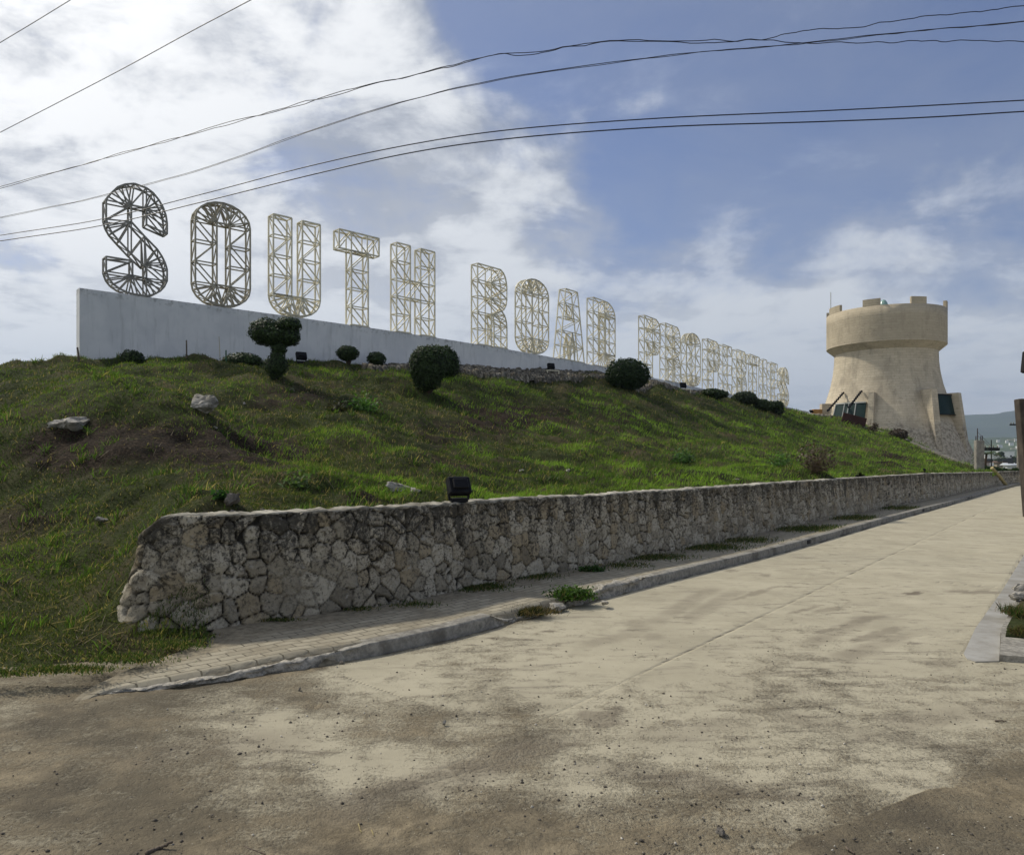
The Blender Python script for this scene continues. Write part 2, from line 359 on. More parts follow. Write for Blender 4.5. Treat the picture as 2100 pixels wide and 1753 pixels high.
M_rockd = simple('dark_weathered_rock', (.20, .18, .155), (.075, .068, .058), 11, .95, .15, 0, .9)
M_bark = simple('twig_bark', (.075, .055, .04), None, 20, .9, .2)
M_twig = simple('dry_twig', (.20, .15, .105), (.12, .09, .065), 20, .9, .2)
M_housew = simple('white_house_wall', (.82, .82, .80), (.7, .7, .68), .4, .8, .2)
M_roofb = simple('brown_sheet_roof', (.16, .11, .085), None, .6, .8, .2)
M_roofw = simple('pale_sheet_roof', (.62, .66, .70), None, .6, .5, .3)
M_pane = simple('dark_window_pane', (.03, .035, .04), None, 1, .2, .5)
M_ply = simple('orange_sheet', (.50, .27, .09), None, 2, .7, .2)

# ------------------------------------------------------------------ the hill: thin plate spline through surveyed spots
ctrl = []
def cp(u, v, Y): ctrl.append(W3(u, v, Y))
for u, rows in {
    -500: [(1372, 4.6, .0)], 
}.items(): pass
for a in [(-330,1330,6.5),(-330,1200,8),(-330,1050,10),(-330,920,12.5),(-330,840,15.5),(-330,790,21),
          (0,1372,5.94),(0,1300,6.75),(0,1200,7.9),(0,1100,9.2),(0,1000,10.6),(0,905,12),(0,825,13.6),(0,806,16),(0,790,18.5),(0,750,22.5),
          (120,1365,6.03),(120,1250,7.3),(120,1120,8.9),(120,1010,10.3),(120,900,11.9),(120,840,12.7),(120,797,14),(120,790,16.5),(120,776,19),(120,740,23.3),
          (232,1345,6.3),(232,1250,7.2),(232,1150,8.4),(232,1050,9.7),(232,985,10.8),(232,890,12.0),(232,812,13),(232,776,14.2),(232,778,16.4),(232,770,18.5),(232,747,23.6),
          (330,1030,8.6),(330,990,10.3),(340,930,11.6),(340,850,12.8),(330,792,14.4),(330,800,16.5),(330,785,19),(330,743,24.2),
          (437,1032,8.3),(437,985,10.5),(437,940,11.9),(437,862,13.2),(437,838,14.2),(437,832,16),(437,800,19),(437,742,24.8),
          (515,1002,9.6),(515,962,11.6),(515,935,13.3),(515,890,15.2),(515,840,18),
          (600,1010,9.6),(600,950,12.5),(600,900,15),(600,840,18.5),(600,790,22),(600,744,26.6),
          (745,1000,10.8),(745,950,13.9),(745,900,17),(745,850,20.3),(745,800,24.5),(745,752,28.8),
          (880,1000,11.5),(880,950,15),(880,900,18.5),(880,850,22.5),(880,806,27),(880,768,31),
          (1048,988,13.5),(1048,940,18.3),(1048,890,23.5),(1048,838,29),(1048,781,35.2),
          (1150,980,15),(1150,930,21),(1150,880,27),(1150,830,33),(1150,783,39),
          (1300,968,18.5),(1300,920,26),(1300,870,34),(1300,802,46.5),
          (1450,960,22),(1450,920,31),(1450,870,42),(1450,813,56.5),
          (1590,955,28),(1590,920,39),(1590,880,54),(1590,846,73),
          (1700,955,32),(1700,925,45),(1700,895,60),(1700,867,78),
          (1779,950,36),(1779,925,50),(1779,900,64),(1779,884,78),
          (1852,955,40),(1852,930,54),(1852,905,71),
          (1945,958,47),(1945,940,62),(1990,960,50)]: cp(*a)
# foot of the white wall, the plateau behind it
Wt = [(168,590),(247,601.5),(301,607.5),(421,626),(489.5,635),(582.5,648),(626,653.5),(719,666),(759,672),(849,684),(894,691),(972,704.6),(1043,716.5),(1106,728.6),(1197,745),(1246,754.6),(1327,772.5),(1362,779.5),(1440,796),(1502,809.4),(1554,820.5),(1611,834),(1677,846.5)]
WZ = 5.69 + H
uu = np.array([a for a, b in Wt]); YY = F * 5.69 / (VH - np.array([b for a, b in Wt])); XX = (uu - UC) / F * YY
pc = np.polyfit(YY, XX / YY, 5); Yw = np.linspace(YY[0], 86.5, 300); wall_c = np.stack([np.polyval(pc, Yw) * Yw, Yw], 1)
wall_c, wall_s = resample(wall_c, .25)
def wall_at_u(u):
    r = wall_c[:, 0] / wall_c[:, 1]; return np.interp((u - UC) / F, r, wall_s)
def wall_pt(s): return np.array([np.interp(s, wall_s, wall_c[:, 0]), np.interp(s, wall_s, wall_c[:, 1])])
def wall_z(u): return np.interp(u, [168, 600, 830, 942, 1040, 1240, 1327, 1440, 1502, 1611, 1681], [4.95, 5.3, 5.85, 6.05, 6.3, 6.82, 7.0, 7.05, 7.02, 7.0, 6.9])
for u in (168, 300, 450, 600, 745, 860, 980, 1106, 1240, 1327, 1440, 1530, 1611, 1670):
    p = wall_pt(wall_at_u(u)); z = float(wall_z(u)); ctrl.append((p[0], p[1], z))
    ctrl.append((p[0] - 3.2, p[1] + 2.6, z)); ctrl.append((p[0] - 14, p[1] + 12, z - .4))
for a in [(1750, 868, 81.5), (1827, 891, 77.5), (1700, 853, 86)]: cp(*a)
ctrl += [(-30, 30, 4.6), (-45, 18, 3.2), (-30, 12, 2.0), (-22, 22, 4.3), (-16, 24.5, 4.65), (-20, 6, .1), (-12, 4.8, 0), (-35, 4, 0), (-12, 7.5, .5), (-60, 40, 4), (40, 96, 6.5), (45, 90, 4.5), (52, 84, 0.5), (30, 110, 6.5), (55, 100, 0)]
# retaining wall plan (front face, at pavement level)
PAV = .12
wb = [(296,1287),(400,1283),(471,1277),(604,1260),(795,1234),(988,1196),(1180,1163),(1320,1138),(1450,1113),(1608,1079),(1720,1058),(1832,1036),(1945,1015),(2040,994.5)]
rw = catmull([G(u, v, PAV) for u, v in wb], 10)
for i in range(5, len(rw), 5):
    p = rw[i]; t = rw[min(i+1, len(rw)-1)] - rw[max(i-1, 0)]; t /= np.linalg.norm(t); n = np.array([-t[1], t[0]])
    top = 1.10 if p[1] < 34 else np.interp(p[1], [34, 48], [1.08, .85]); ctrl.append((p[0] + n[0]*.30, p[1] + n[1]*.30, top))
p0 = rw[0]
for a in [(283,1262,6.85),(262,1283,6.6),(235,1305,6.5),(200,1325,6.3),(160,1345,6.2),(250,1215,7.0),(215,1240,7.0),(285,1150,7.45),(315,1078,7.75),(300,1305,6.5),(360,1312,6.42)]: cp(*a)
CT = np.array(ctrl)
def tps_fit(P, z, lam=.02):
    n = len(P); r2 = ((P[:, None] - P[None]) ** 2).sum(-1); K = .5 * r2 * np.log(r2 + 1e-9) + lam * np.eye(n)
    A = np.c_[np.ones(n), P]; M = np.block([[K, A], [A.T, np.zeros((3, 3))]]); return np.linalg.solve(M, np.r_[z, 0, 0, 0])
SCL = 10.0
coef = tps_fit(CT[:, :2] / SCL, CT[:, 2], 2e-4)
def hill(x, y, detail=True):
    x = np.atleast_1d(np.asarray(x, float)); y = np.atleast_1d(np.asarray(y, float)); out = np.zeros(len(x)); n = len(CT)
    for i in range(0, len(x), 20000):
        q = np.stack([x[i:i+20000], y[i:i+20000]], 1) / SCL; r2 = ((q[:, None] - CT[None, :, :2] / SCL) ** 2).sum(-1)
        out[i:i+20000] = (.5 * r2 * np.log(r2 + 1e-9)) @ coef[:n] + coef[n] + q @ coef[n+1:]
    out = out - .015
    if detail:
        amp = sstep(out, .02, 1.3) * sstep(y, 5.5, 9.0)
        out = out + amp * ((vn(x, y, .55, 3, 3) - .5) * .75 + (vn(x, y, 1.5, 9, 3) - .5) * .34) + sstep(out, .0, .4) * (vn(x, y, 9, 5, 2) - .5) * .035
    return out
_ro = rw[:, :2]
def rw_signed(x, y):
    """distance behind (+) or in front (-) of the retaining wall line and position along it"""
    x = np.asarray(x, float); y = np.asarray(y, float); best = np.full(x.shape, 1e9); sgn = np.zeros(x.shape); par = np.zeros(x.shape); L = 0
    for i in range(0, len(_ro) - 4, 4):
        a, b = _ro[i], _ro[i+4]; t = b - a; l = np.linalg.norm(t); t = t / l
        q = (x - a[0]) * t[0] + (y - a[1]) * t[1]; qc = np.clip(q, 0, l); dx_, dy_ = x - a[0] - t[0]*qc, y - a[1] - t[1]*qc; dd = np.hypot(dx_, dy_)
        side = (-t[1]) * (x - a[0]) + t[0] * (y - a[1]); m = dd < best
        best = np.where(m, dd, best); sgn = np.where(m, np.sign(side), sgn)
        qq = q if i == 0 else qc
        par = np.where(m, L + qq, par); L += l
    return best * sgn, par
END = rw[-1]
kb = [(150,1428),(327,1413),(471,1394),(615,1371),(759,1346),(902,1315),(1015,1286),(1172,1244),(1367,1193),(1523,1154),(1640,1123),(1832,1067),(1945,1036),(2029,1011),(2080,997),(2105,991)]
kc = catmull([G(u, v) for u, v in kb], 10)
pk = np.polyfit(kc[:, 1], kc[:, 0] / kc[:, 1], 7)
kcs, ks = resample(kc, lambda p: .03 if p[1] < 9 else (.08 if p[1] < 20 else .4))
def kerb_dist(x, y):
    """positive on the pavement side"""
    best = np.full(len(x), 1e9); sg = np.zeros(len(x)); C = kc[::3, :2]
    for i in range(len(C) - 1):
        a, b = C[i], C[i+1]; t = b - a; l = np.linalg.norm(t); t = t / l; q = (x - a[0])*t[0] + (y - a[1])*t[1]; qc = np.clip(q, 0, l)
        dd = np.hypot(x - a[0] - t[0]*qc, y - a[1] - t[1]*qc); side = -t[1]*(x - a[0]) + t[0]*(y - a[1]); m = dd < best
        best = np.where(m, dd, best); sg = np.where(m, np.sign(side) if i or True else 0, sg)
    onend = (x < C[0][0]) ; sg = np.where(onend & (x + .9*(y - C[0][1]) < C[0][0]), -1, sg)
    return best * sg
def make_terrain():
    nu, ny = 560, 520
    r = np.linspace(-1.55, .66, nu); yy = np.exp(np.linspace(math.log(4.2), math.log(125), ny))
    RR, Y_ = np.meshgrid(r, yy); X = (RR * Y_).ravel(); Y = Y_.ravel()
    z = hill(X, Y); sd_, pr = rw_signed(X, Y)
    infront = (sd_ < .12) & (pr > .02)
    # cut-off line from the end of the retaining wall along the grey boundary wall to the tower
    a = np.array([END[0] - .2, END[1]]); b = np.array([40.5, 76.0]); t = (b - a) / np.linalg.norm(b - a); right = (X - a[0]) * t[1] - (Y - a[1]) * t[0] > .15
    right &= Y > 44
    z = np.where(z < -.0, np.minimum(z, -.03), z)
    kd = kerb_dist(X, Y); fr = (sd_ < .10) & (pr > 0) & (Y < 8.5)
    z = np.where(fr, np.minimum(z, .135 * sstep(kd, .0, .55) - .02), z); infront &= (pr > .55); kill = infront | right | (fr & (kd < .05))
    idx = np.arange(nu * ny).reshape(ny, nu); Q = np.stack([idx[:-1, :-1], idx[:-1, 1:], idx[1:, 1:], idx[1:, :-1]], -1).reshape(-1, 4)
    keep = ~(kill[Q].any(1)); Q = Q[keep]
    used = np.unique(Q); mp = np.full(nu * ny, -1); mp[used] = np.arange(len(used)); Q = mp[Q]
    X, Y, z = X[used], Y[used], z[used]
    U, V_ = pix(X, Y, z)
    def blob(u, v, ru, rv, k=1.0): return k * np.exp(-(((U - u) / ru) ** 2 + ((V_ - v) / rv) ** 2))
    soil = .12 + blob(260, 900, 160, 50, .72) + blob(120, 930, 90, 42, .62) + blob(430, 925, 90, 50, .55) + blob(520, 900, 80, 50, .35) + blob(600, 935, 90, 40, .5) + blob(960, 880, 120, 35, .6) + blob(1050, 850, 100, 30, .55) \
        + blob(900, 960, 120, 25, .5) + blob(590, 810, 90, 30, .55) + blob(760, 1020, 60, 14, .6) + blob(1250, 850, 110, 30, .4) + blob(1830, 940, 70, 18, .6) + blob(1690, 950, 50, 20, .5) + blob(1320, 910, 90, 22, .45) + blob(60, 1060, 90, 30, .4) + blob(250, 1180, 80, 40, .35) + blob(440, 1052, 90, 10, .5)
    soil = soil + .75 * (vn(X, Y, 1.1, 21, 4) - .5)
    dw = np.zeros(len(X))
    o = mesh('hill_terrain', np.stack([X, Y, z], 1), Q, M_terrain, smooth=True, attrs={'soil': np.clip(soil, 0, 1.2)})
    tag(o, kind='structure'); return X, Y, z, soil, U, V_
TX, TY, TZ, TS, TU, TV = make_terrain()
def on_hill(u, v):
    ys = np.exp(np.linspace(math.log(6.0), math.log(110), 900)); x = (u - UC) / F * ys; ray = H + (VH - v) / F * ys
    h = hill(x, ys); 
    wy = np.interp((u - UC) / F, wall_c[:, 0] / wall_c[:, 1], wall_c[:, 1]) - 1.0; ok = (h >= ray) & (ys < wy)
    k = np.argmax(ok) if ok.any() else np.argmin(np.where(ys < wy, (ray - h) / ys, 9e9))
    return Vector((x[k], ys[k], h[k]))

# ------------------------------------------------------------------ road and dirt ground
def ground_near():
    nu, ny = 820, 620
    r = np.linspace(-1.5, 2.3, nu); yy = 1 / np.linspace(1 / 1.6, 1 / 95.0, ny)
    RR, Y_ = np.meshgrid(r, yy); X = (RR * Y_).ravel(); Y = Y_.ravel(); U, V_ = pix(X, Y, np.zeros_like(X))
    pts = np.array([(0,1400,.6),(-300,1450,.7),(-300,1700,.8),(100,1600,.75),(300,1450,.72),(550,1410,.66),(640,1440,.62),(750,1380,.0),(850,1410,.05),(560,1490,.1),(500,1530,.3),(650,1490,.15),(850,1475,.72),(760,1500,.5),(300,1650,.82),(600,1630,.62),
        (700,1590,.2),(800,1560,.15),(900,1600,.22),(1050,1470,.62),(1000,1500,.45),(1100,1400,.12),(1200,1350,.05),(1400,1300,.1),(1000,1700,.78),(700,1735,.98),(850,1690,.85),(400,1735,.78),(1200,1600,.3),(1400,1520,.2),(1600,1560,.25),(1800,1560,.2),(1400,1690,.7),
        (1300,1740,.8),(1750,1660,.6),(1650,1610,.3),(1900,1600,.22),(2000,1660,.85),(2100,1640,.9),(2400,1650,.8),(1850,1725,.85),(2000,1725,.85),(1500,1740,.65),(1120,1720,.8),(1700,1430,.3),(1580,1430,.35),(2000,1450,.25),(2100,1400,.3),(1800,1300,.06),
        (1900,1200,.0),(2000,1100,.0),(1500,1200,.0),(1300,1250,.0),(1320,1300,.18),(1750,1270,.2),(2100,1480,.45),(900,1340,.25),(700,1390,.2),(600,1395,.6),(450,1560,.65),(200,1520,.7)])
    num = np.zeros(len(X)); den_ = np.zeros(len(X))
    for a, b, c in pts:
        wgt = 1 / ((((U - a) / 1.25) ** 2 + (V_ - b) ** 2) + 350) ** 1.5; num += wgt * c; den_ += wgt
    dirt = num / den_
    dirt = dirt + .03 * sstep(V_, 1260, 1420)
    # dirt pushed back over the slab edge at the lower right
    edge = np.interp(U, [1400, 1640, 1790, 1850, 1900, 1990, 2100, 2600], [1900, 1720, 1665, 1640, 1618, 1608, 1590, 1560]); wob = 10 * (vn(X, Y, 5, 8, 3) - .5)
    dirt = np.where(V_ > edge + wob, np.maximum(dirt, .85), dirt)
    kd = kerb_dist(X, Y); dirt += .35 * np.exp(-(np.abs(kd) / .10) ** 2) * (Y < 10)
    # slab joints
    jt = np.zeros(len(X)); wid = .008 + .0010 * Y
    def seg(a, b, k=1.0):
        nonlocal jt
        a = np.array(G(*a)[:2]); b = np.array(G(*b)[:2]); t = b - a; l = np.linalg.norm(t); t = t / l
        q = (X - a[0]) * t[0] + (Y - a[1]) * t[1]; dd = np.abs((X - a[0]) * t[1] - (Y - a[1]) * t[0] + .02 * (vn(X, Y, 3, 31, 3) - .5))
        jt = np.maximum(jt, k * np.exp(-(dd / wid) ** 2) * ((q > 0) & (q < l)) * (.45 + .75 * vn(X, Y, 4, 32, 2)))
    seg((1316, 1380), (2034, 1040), 1); seg((1316, 1380), (900, 1580), .45); seg((700, 1385), (1010, 1497), .9); seg((1290, 1640), (1690, 1740), .5); seg((1500, 1590), (2100, 1730), .25)
    seg((1720, 1291), (1990, 1312), .6); seg((1900, 1191), (2055, 1205), .8); seg((1976, 1342), (2099, 1137), .9); seg((1230, 1225), (1720, 1291), .4); seg((690, 1660), (1120, 1540), .5)
    st = np.zeros(len(X))
    def patch(u, v, ru, rv, k, sl=0.0):
        nonlocal st
        st = np.maximum(st, k * sstep(1 - (((U - u) / ru) ** 2 + ((V_ - v + sl * (U - u)) / rv) ** 2) + 1.6 * (vn(X, Y, 7, 40, 4) - .5), .25, .75))
    for a in [(1872,1216,22,4,.9),(1120,1294,24,4,.8),(2000,1214,95,5,.55),(1545,1217,70,6,.45,.28),(1700,1250,60,6,.4,.22),(1760,1275,45,12,.5,.3),(1800,1300,70,14,.45,.3),(1500,1170,18,3,.5),(1570,1180,14,3,.5),(1300,1285,50,22,.28),(1340,1305,40,12,.3),
              (1240,1470,70,26,.55),(1130,1330,40,4,.3),(1545,1150,15,2,.6),(1690,1295,50,6,.5,.2),(1930,1360,60,12,.25),(2025,1330,12,4,.6),(1650,1250,50,4,.4,.25)]: patch(*a)
    for (uA, vA), (uB, vB), wd_, k_ in [((1180,1330),(1330,1290),.10,.35),((1330,1285),(1470,1200),.12,.4),((1395,1280),(1520,1205),.12,.35),((1640,1330),(1790,1262),.10,.4),((1700,1360),(1880,1290),.12,.4),((1730,1275),(1850,1258),.08,.4),
            ((600,1690),(1200,1500),.16,.55),((850,1600),(1250,1495),.10,.5),((1250,1530),(1560,1470),.14,.35),((1150,1560),(1700,1640),.12,.4),((1500,1450),(2100,1560),.16,.3),((200,1560),(700,1500),.2,.35),((1750,1500),(2100,1440),.14,.35)]:
        a = np.array(G(uA, vA)[:2]); b = np.array(G(uB, vB)[:2]); t = b - a; l = np.linalg.norm(t); t = t / l; q = (X-a[0])*t[0] + (Y-a[1])*t[1]; dd = np.abs((X-a[0])*t[1] - (Y-a[1])*t[0] + .10*(vn(q, q*0, 1.2, 77, 2)-.5))
        st = np.maximum(st, k_ * np.exp(-(dd/wd_)**4) * sstep(q, -.1, .4) * sstep(l - q, -.1, .5) * (.35 + 1.0*vn(X*1.0, Y*1.0, 6, 78, 3)))
    Z = .030 * (vn(X, Y, 2.6, 12, 3) - .5) * np.clip(dirt * 1.4 - .3, 0, 1) + .020 * (vn(X, Y, 16, 14, 3) - .5) * np.clip(dirt - .35, 0, 1)
    Z = np.where((kd > .0) & (kd < 2.2), Z * (1 - sstep(U, 190, 280)) - .03 * sstep(U, 190, 280), Z)                      # under kerb and pavement
    idx = np.arange(nu * ny).reshape(ny, nu); Q = np.stack([idx[:-1, :-1], idx[:-1, 1:], idx[1:, 1:], idx[1:, :-1]], -1).reshape(-1, 4)
    cu, cv_, ckd = U[Q].mean(1), V_[Q].mean(1), kd[Q].mean(1)
    isroad = (ckd <= 0) & (cv_ < np.interp(cu, [-3000, 380, 600, 680, 900, 1400, 1900, 2100, 5000], [0, 1392, 1400, 1640, 1700, 1690, 1625, 1585, 1570]))
    for nm, m in (('road', isroad), ('ground', ~isroad)):
        q = Q[m]; used = np.unique(q); mp = np.full(nu * ny, -1); mp[used] = np.arange(len(used))
        o = mesh(nm, np.stack([X, Y, Z], 1)[used], mp[q], M_ground, smooth=True, attrs={'dirt': dirt[used], 'joint': jt[used], 'stain': st[used]}); tag(o, kind='structure')
ground_near()
# far ground sheet to the horizon
fg = mesh('ground', [(-6000, -200, -.06), (9000, -200, -.06), (9000, 9000, -.06), (-6000, 9000, -.06)], [(0, 1, 2, 3)], simple('far_ground', (.12, .13, .06), (.08, .09, .045), .05, .95)); tag(fg, kind='structure')

# kerb: real upstand with a worn, broken stretch
def make_kerb(name='kerb'):
    i0 = int(np.argmax(UC + F * kcs[:, 0] / kcs[:, 1] > 205)); C, S = kcs[i0:], ks[i0:]; n = len(C); T_ = np.gradient(C[:, :2], axis=0); T_ /= np.linalg.norm(T_, axis=1)[:, None]; Nn = np.stack([-T_[:, 1], T_[:, 0]], 1)
    Uk = UC + F * C[:, 0] / C[:, 1]
    hh = .125 * np.interp(Uk, [150, 230, 420, 640, 760, 1010, 1040, 1090, 1160, 1200, 1260, 5000], [-.5, .05, .32, .55, .9, 1, .35, .18, .3, .8, 1, 1])
    broken = np.interp(Uk, [150, 620, 780, 1000, 1040, 1200, 1330, 1400], [1, 1, 0, .1, 1, 1, .5, 0])
    prof = [(0.0, -.05), (0.0, .35), (.003, .75), (.006, .93), (.016, .99), (.03, 1.0), (.10, 1.0), (.16, 1.0), (.165, .5)]
    V = []; br = []
    for j, (o_, k) in enumerate(prof):
        jit = broken * (vn(S * 9, np.full(n, j * 1.7), 1, 50, 4) - .5); off = o_ + jit * .13 * (1 if j < 5 else .3) ; z = hh * k * (1 + jit * 1.1) + (vn(S * 3, np.full(n, j * .6), 1, 51, 3) - .5) * .012
        V.append(np.stack([C[:, 0] + Nn[:, 0]*off, C[:, 1] + Nn[:, 1]*off, z], 1)); br.append(broken)
    V = np.concatenate(V); m = len(prof); idx = np.arange(n * m).reshape(m, n); Q = np.stack([idx[:-1, :-1], idx[:-1, 1:], idx[1:, 1:], idx[1:, :-1]], -1).reshape(-1, 4)
    tag(mesh(name, V, Q, M_kerb, smooth=True, attrs={'broken': np.concatenate(br)}), kind='structure')
make_kerb()
# drain inlets in the kerb face
for i, (u, v) in enumerate([(1652, 1117), (1885, 1050), (1978, 1023)]):
    p = np.array(G(u, v)); k = np.argmin(np.linalg.norm(kcs[:, :2] - p[:2], axis=1)); c = kcs[k]; t = kcs[min(k+1, len(kcs)-1)] - kcs[k-1]; ang = math.atan2(t[1], t[0])
    s = .10 * (1 + i * .3); f = MB(); f.box((-s, -.012, .028), (s, -.004, .105)); o = f.build('drain_inlet', M_black); o.location = (c[0], c[1], 0); o.rotation_euler.z = ang
    tag(o, ['dark slot drain opening in the kerb face, the nearest and largest one', 'dark drain slot in the kerb face, middle one of three along the road', 'small dark drain slot in the kerb, farthest of the three'][i], 'drain inlet', 'drain openings in the kerb')

# pavement of brick pavers
def make_sidewalk():
    pr = [((170,1428),(150,1408)),((327,1413),(270,1362)),((471,1394),(400,1322)),((615,1371),(471,1281)),((759,1346),(604,1262)),((1015,1286),(859,1222)),((1172,1244),(1010,1192)),((1367,1193),(1180,1163)),((1523,1154),(1320,1138)),((1640,1123),(1450,1113)),((1832,1067),(1720,1058)),((1945,1036),(1860,1031)),((2029,1011),(1990,1006)),((2105,991),(2090,989))]
    A = catmull([G(*a) for a, b in pr], 24); B = catmull([G(*b, PAV) for a, b in pr], 24); n = len(A); m = 15
    V = []; uv = []; dirt = []; L = np.r_[0, np.cumsum(np.linalg.norm(np.diff(A[:, :2], axis=0), axis=1))]
    Ua = UC + F * A[:, 0] / A[:, 1]; edge = np.interp(Ua, [150, 215, 260, 420, 640, 5000], [-.05, .0, .03, .075, .11, PAV + .008])
    Wd = np.linalg.norm(B[:, :2] - A[:, :2], axis=1)
    for j in range(-1, m):
        t = max(j, 0) / (m - 1); off = (.09 + (Wd + .10 - .09) * t); dirn = (B - A)[:, :2] / Wd[:, None]
        off = off - (.085 if j < 0 else 0)
        x = A[:, 0] + dirn[:, 0]*off; y = A[:, 1] + dirn[:, 1]*off; z = (edge - (.12 if j < 0 else 0)) + (PAV - edge) * t * .5 * sstep(Ua, 500, 760) + .012 * (vn(x, y, 1.7, 60, 2) - .5)
        V.append(np.stack([x, y, z], 1)); uv.append(np.stack([L, off], 1))
        dk = (1.0 if j < 0 else .38) + .75 * sstep(t, .45, .95) + .25 * np.exp(-((Ua - 350) / 200) ** 2) * t; dirt.append(np.clip(dk, 0, 1) * np.ones(n))
    m += 1; V = np.concatenate(V); idx = np.arange(n * m).reshape(m, n); Q = np.stack([idx[:-1, :-1], idx[:-1, 1:], idx[1:, 1:], idx[1:, :-1]], -1).reshape(-1, 4)
    tag(mesh('sidewalk', V, Q, M_paver, smooth=True, attrs={'dirt': np.concatenate(dirt)}, uv=np.concatenate(uv)), kind='structure')
make_sidewalk()

# ------------------------------------------------------------------ rubble retaining wall
def stones(s, z, cell=.20, seed=70):
    gx, gy = np.floor(s / cell), np.floor(z / (cell * .92)); f1 = np.full(s.shape, 9.); f2 = np.full(s.shape, 9.); ids = np.zeros(s.shape + (2,)); cx = np.zeros(s.shape); cz = np.zeros(s.shape)
    for i in (-2, -1, 0, 1, 2):
        for j in (-2, -1, 0, 1, 2):
            a, b = gx + i, gy + j; px = (a + .5 + .95 * (lattice(a, b, seed) - .5)) * cell; pz = (b + .5 + .95 * (lattice(a, b, seed + 1) - .5)) * cell * .92
            wgt = .04 * (lattice(a, b, seed + 2) - .5); dd = np.hypot(s - px, z - pz) + wgt; m = dd < f1
            f2 = np.where(m, f1, np.minimum(f2, dd)); ids[m] = np.stack([a, b], -1)[m]; cx = np.where(m, px, cx); cz = np.where(m, pz, cz); f1 = np.where(m, dd, f1)
    return f1, f2 - f1, ids, s - cx, z - cz
def make_retaining_wall():
    ret = catmull([(p0[0] - .34, p0[1] + .50, 0), (p0[0] - .20, p0[1] + .25, 0), (p0[0] - .05, p0[1] + .06, 0), tuple(rw[3])], 8)[:-1]
    tail = catmull([tuple(rw[-1]), G(2062, 991.5, PAV), G(2096, 989.5, PAV), G(2125, 988.5, PAV)], 6)[1:]
    C, S = resample(np.concatenate([ret, rw[3:], tail]), lambda p: .013 if p[1] < 9 else (.02 if p[1] < 13 else (.045 if p[1] < 24 else .15)))
    T_ = np.gradient(C[:, :2], axis=0); T_ /= np.linalg.norm(T_, axis=1)[:, None]; Nn = np.stack([T_[:, 1], -T_[:, 0]], 1)   # outward = towards the road
    top = np.interp(S, [0, .35, .52, .72, .9], [.45, .70, .98, 1.12, 1.14]); top = np.where(C[:, 1] > 30, np.interp(C[:, 1], [30, 48], [1.14, .93]), top) + .012 * (vn(S, S * 0, 2.2, 75, 3) - .5) * 2
    m = 72; n = len(C); V = []; crack = []; sid = []; hz = []
    for j in range(m):
        t = j / (m - 1); z = -.02 + (top + .02) * t; wx = .05 * (vn(S, z, 3, 80, 2) - .5); wz = .05 * (vn(S, z, 3, 81, 2) - .5)
        f1, e, ids, dxs, dzs = stones(S + wx, z + wz, .182); e = e + .010 * (vn(S * 30, z * 30, 1, 82, 2) - .5)
        cw = .0034 + .0011 * np.sqrt(C[:, 1]); cr = 1 - sstep(e, cw * .5, cw * 1.7)
        gap = vn(S, z, 2.1, 83, 3); cr = cr * sstep(gap, .22, .48)
        t1 = lattice(ids[:, 0], ids[:, 1], 84) - .5; t2 = lattice(ids[:, 0], ids[:, 1], 85) - .5
        off = .018 * sstep(e, 0, .028) + dxs * t1 * .16 + dzs * t2 * .16 + .030 * (vn(S, z, 11, 86, 4) - .5) + .05 * (vn(S, z, .8, 87, 2) - .5) - .028 * cr * sstep(gap, .3, .5) + .10 * (1 - t) + .26 * (1 - t) ** 1.6 * (1 - sstep(S, .25, 1.1))
        if j == m - 1: off = off * .6
        off = off + np.where(S < 1.3, .06 * (vn(S, z, 7, 88, 3) - .5), 0)
        V.append(np.stack([C[:, 0] + Nn[:, 0]*off, C[:, 1] + Nn[:, 1]*off, z], 1)); crack.append(cr); hz.append(np.full(n, t))
        sid.append(np.stack([lattice(ids[:, 0], ids[:, 1], 90), lattice(ids[:, 0], ids[:, 1], 91), lattice(ids[:, 0], ids[:, 1], 92)], 1))
    # back of the wall
    for zz in (1.0, -.02):
        V.append(np.stack([C[:, 0] - Nn[:, 0]*.30, C[:, 1] - Nn[:, 1]*.30, top * zz if zz > 0 else np.full(n, zz)], 1)); crack.append(np.zeros(n)); hz.append(np.ones(n)); sid.append(np.full((n, 3), .5)); m += 1
    V = np.concatenate(V); idx = np.arange(n * m).reshape(m, n); Q = np.stack([idx[:-1, :-1], idx[:-1, 1:], idx[1:, 1:], idx[1:, :-1]], -1).reshape(-1, 4)
    o = mesh('retaining_wall', V, Q, M_stone, smooth=True, attrs={'crack': np.concatenate(crack), 'sid': np.concatenate(sid), 'hz': np.concatenate(hz)})
    tag(o, 'low rubble stone retaining wall, grey and blackened, holding the grassy hill above the sidewalk', 'retaining wall')
    # pale mortar coping
    k0 = np.searchsorted(S, .72); Cc, Nc, Sc, tc = C[k0::2], Nn[k0::2], S[k0::2], top[k0::2]; n = len(Cc); prof = [(.012, -.02), (.02, .0), (.0, .010), (-.12, .016), (-.25, .014), (-.30, -.02)]; V = []
    for j, (a, b) in enumerate(prof):
        j1 = (vn(Sc, Sc*0 + j, 9, 95, 3) - .5) * .06; j2 = (vn(Sc, Sc*0 + j*3, 12, 96, 4) - .5) * .05
        V.append(np.stack([Cc[:, 0] + Nc[:, 0]*(a + j1), Cc[:, 1] + Nc[:, 1]*(a + j1), tc + b + j2], 1))
    V = np.concatenate(V); m = len(prof); idx = np.arange(n * m).reshape(m, n); Q = np.stack([idx[:-1, :-1], idx[:-1, 1:], idx[1:, 1:], idx[1:, :-1]], -1).reshape(-1, 4)
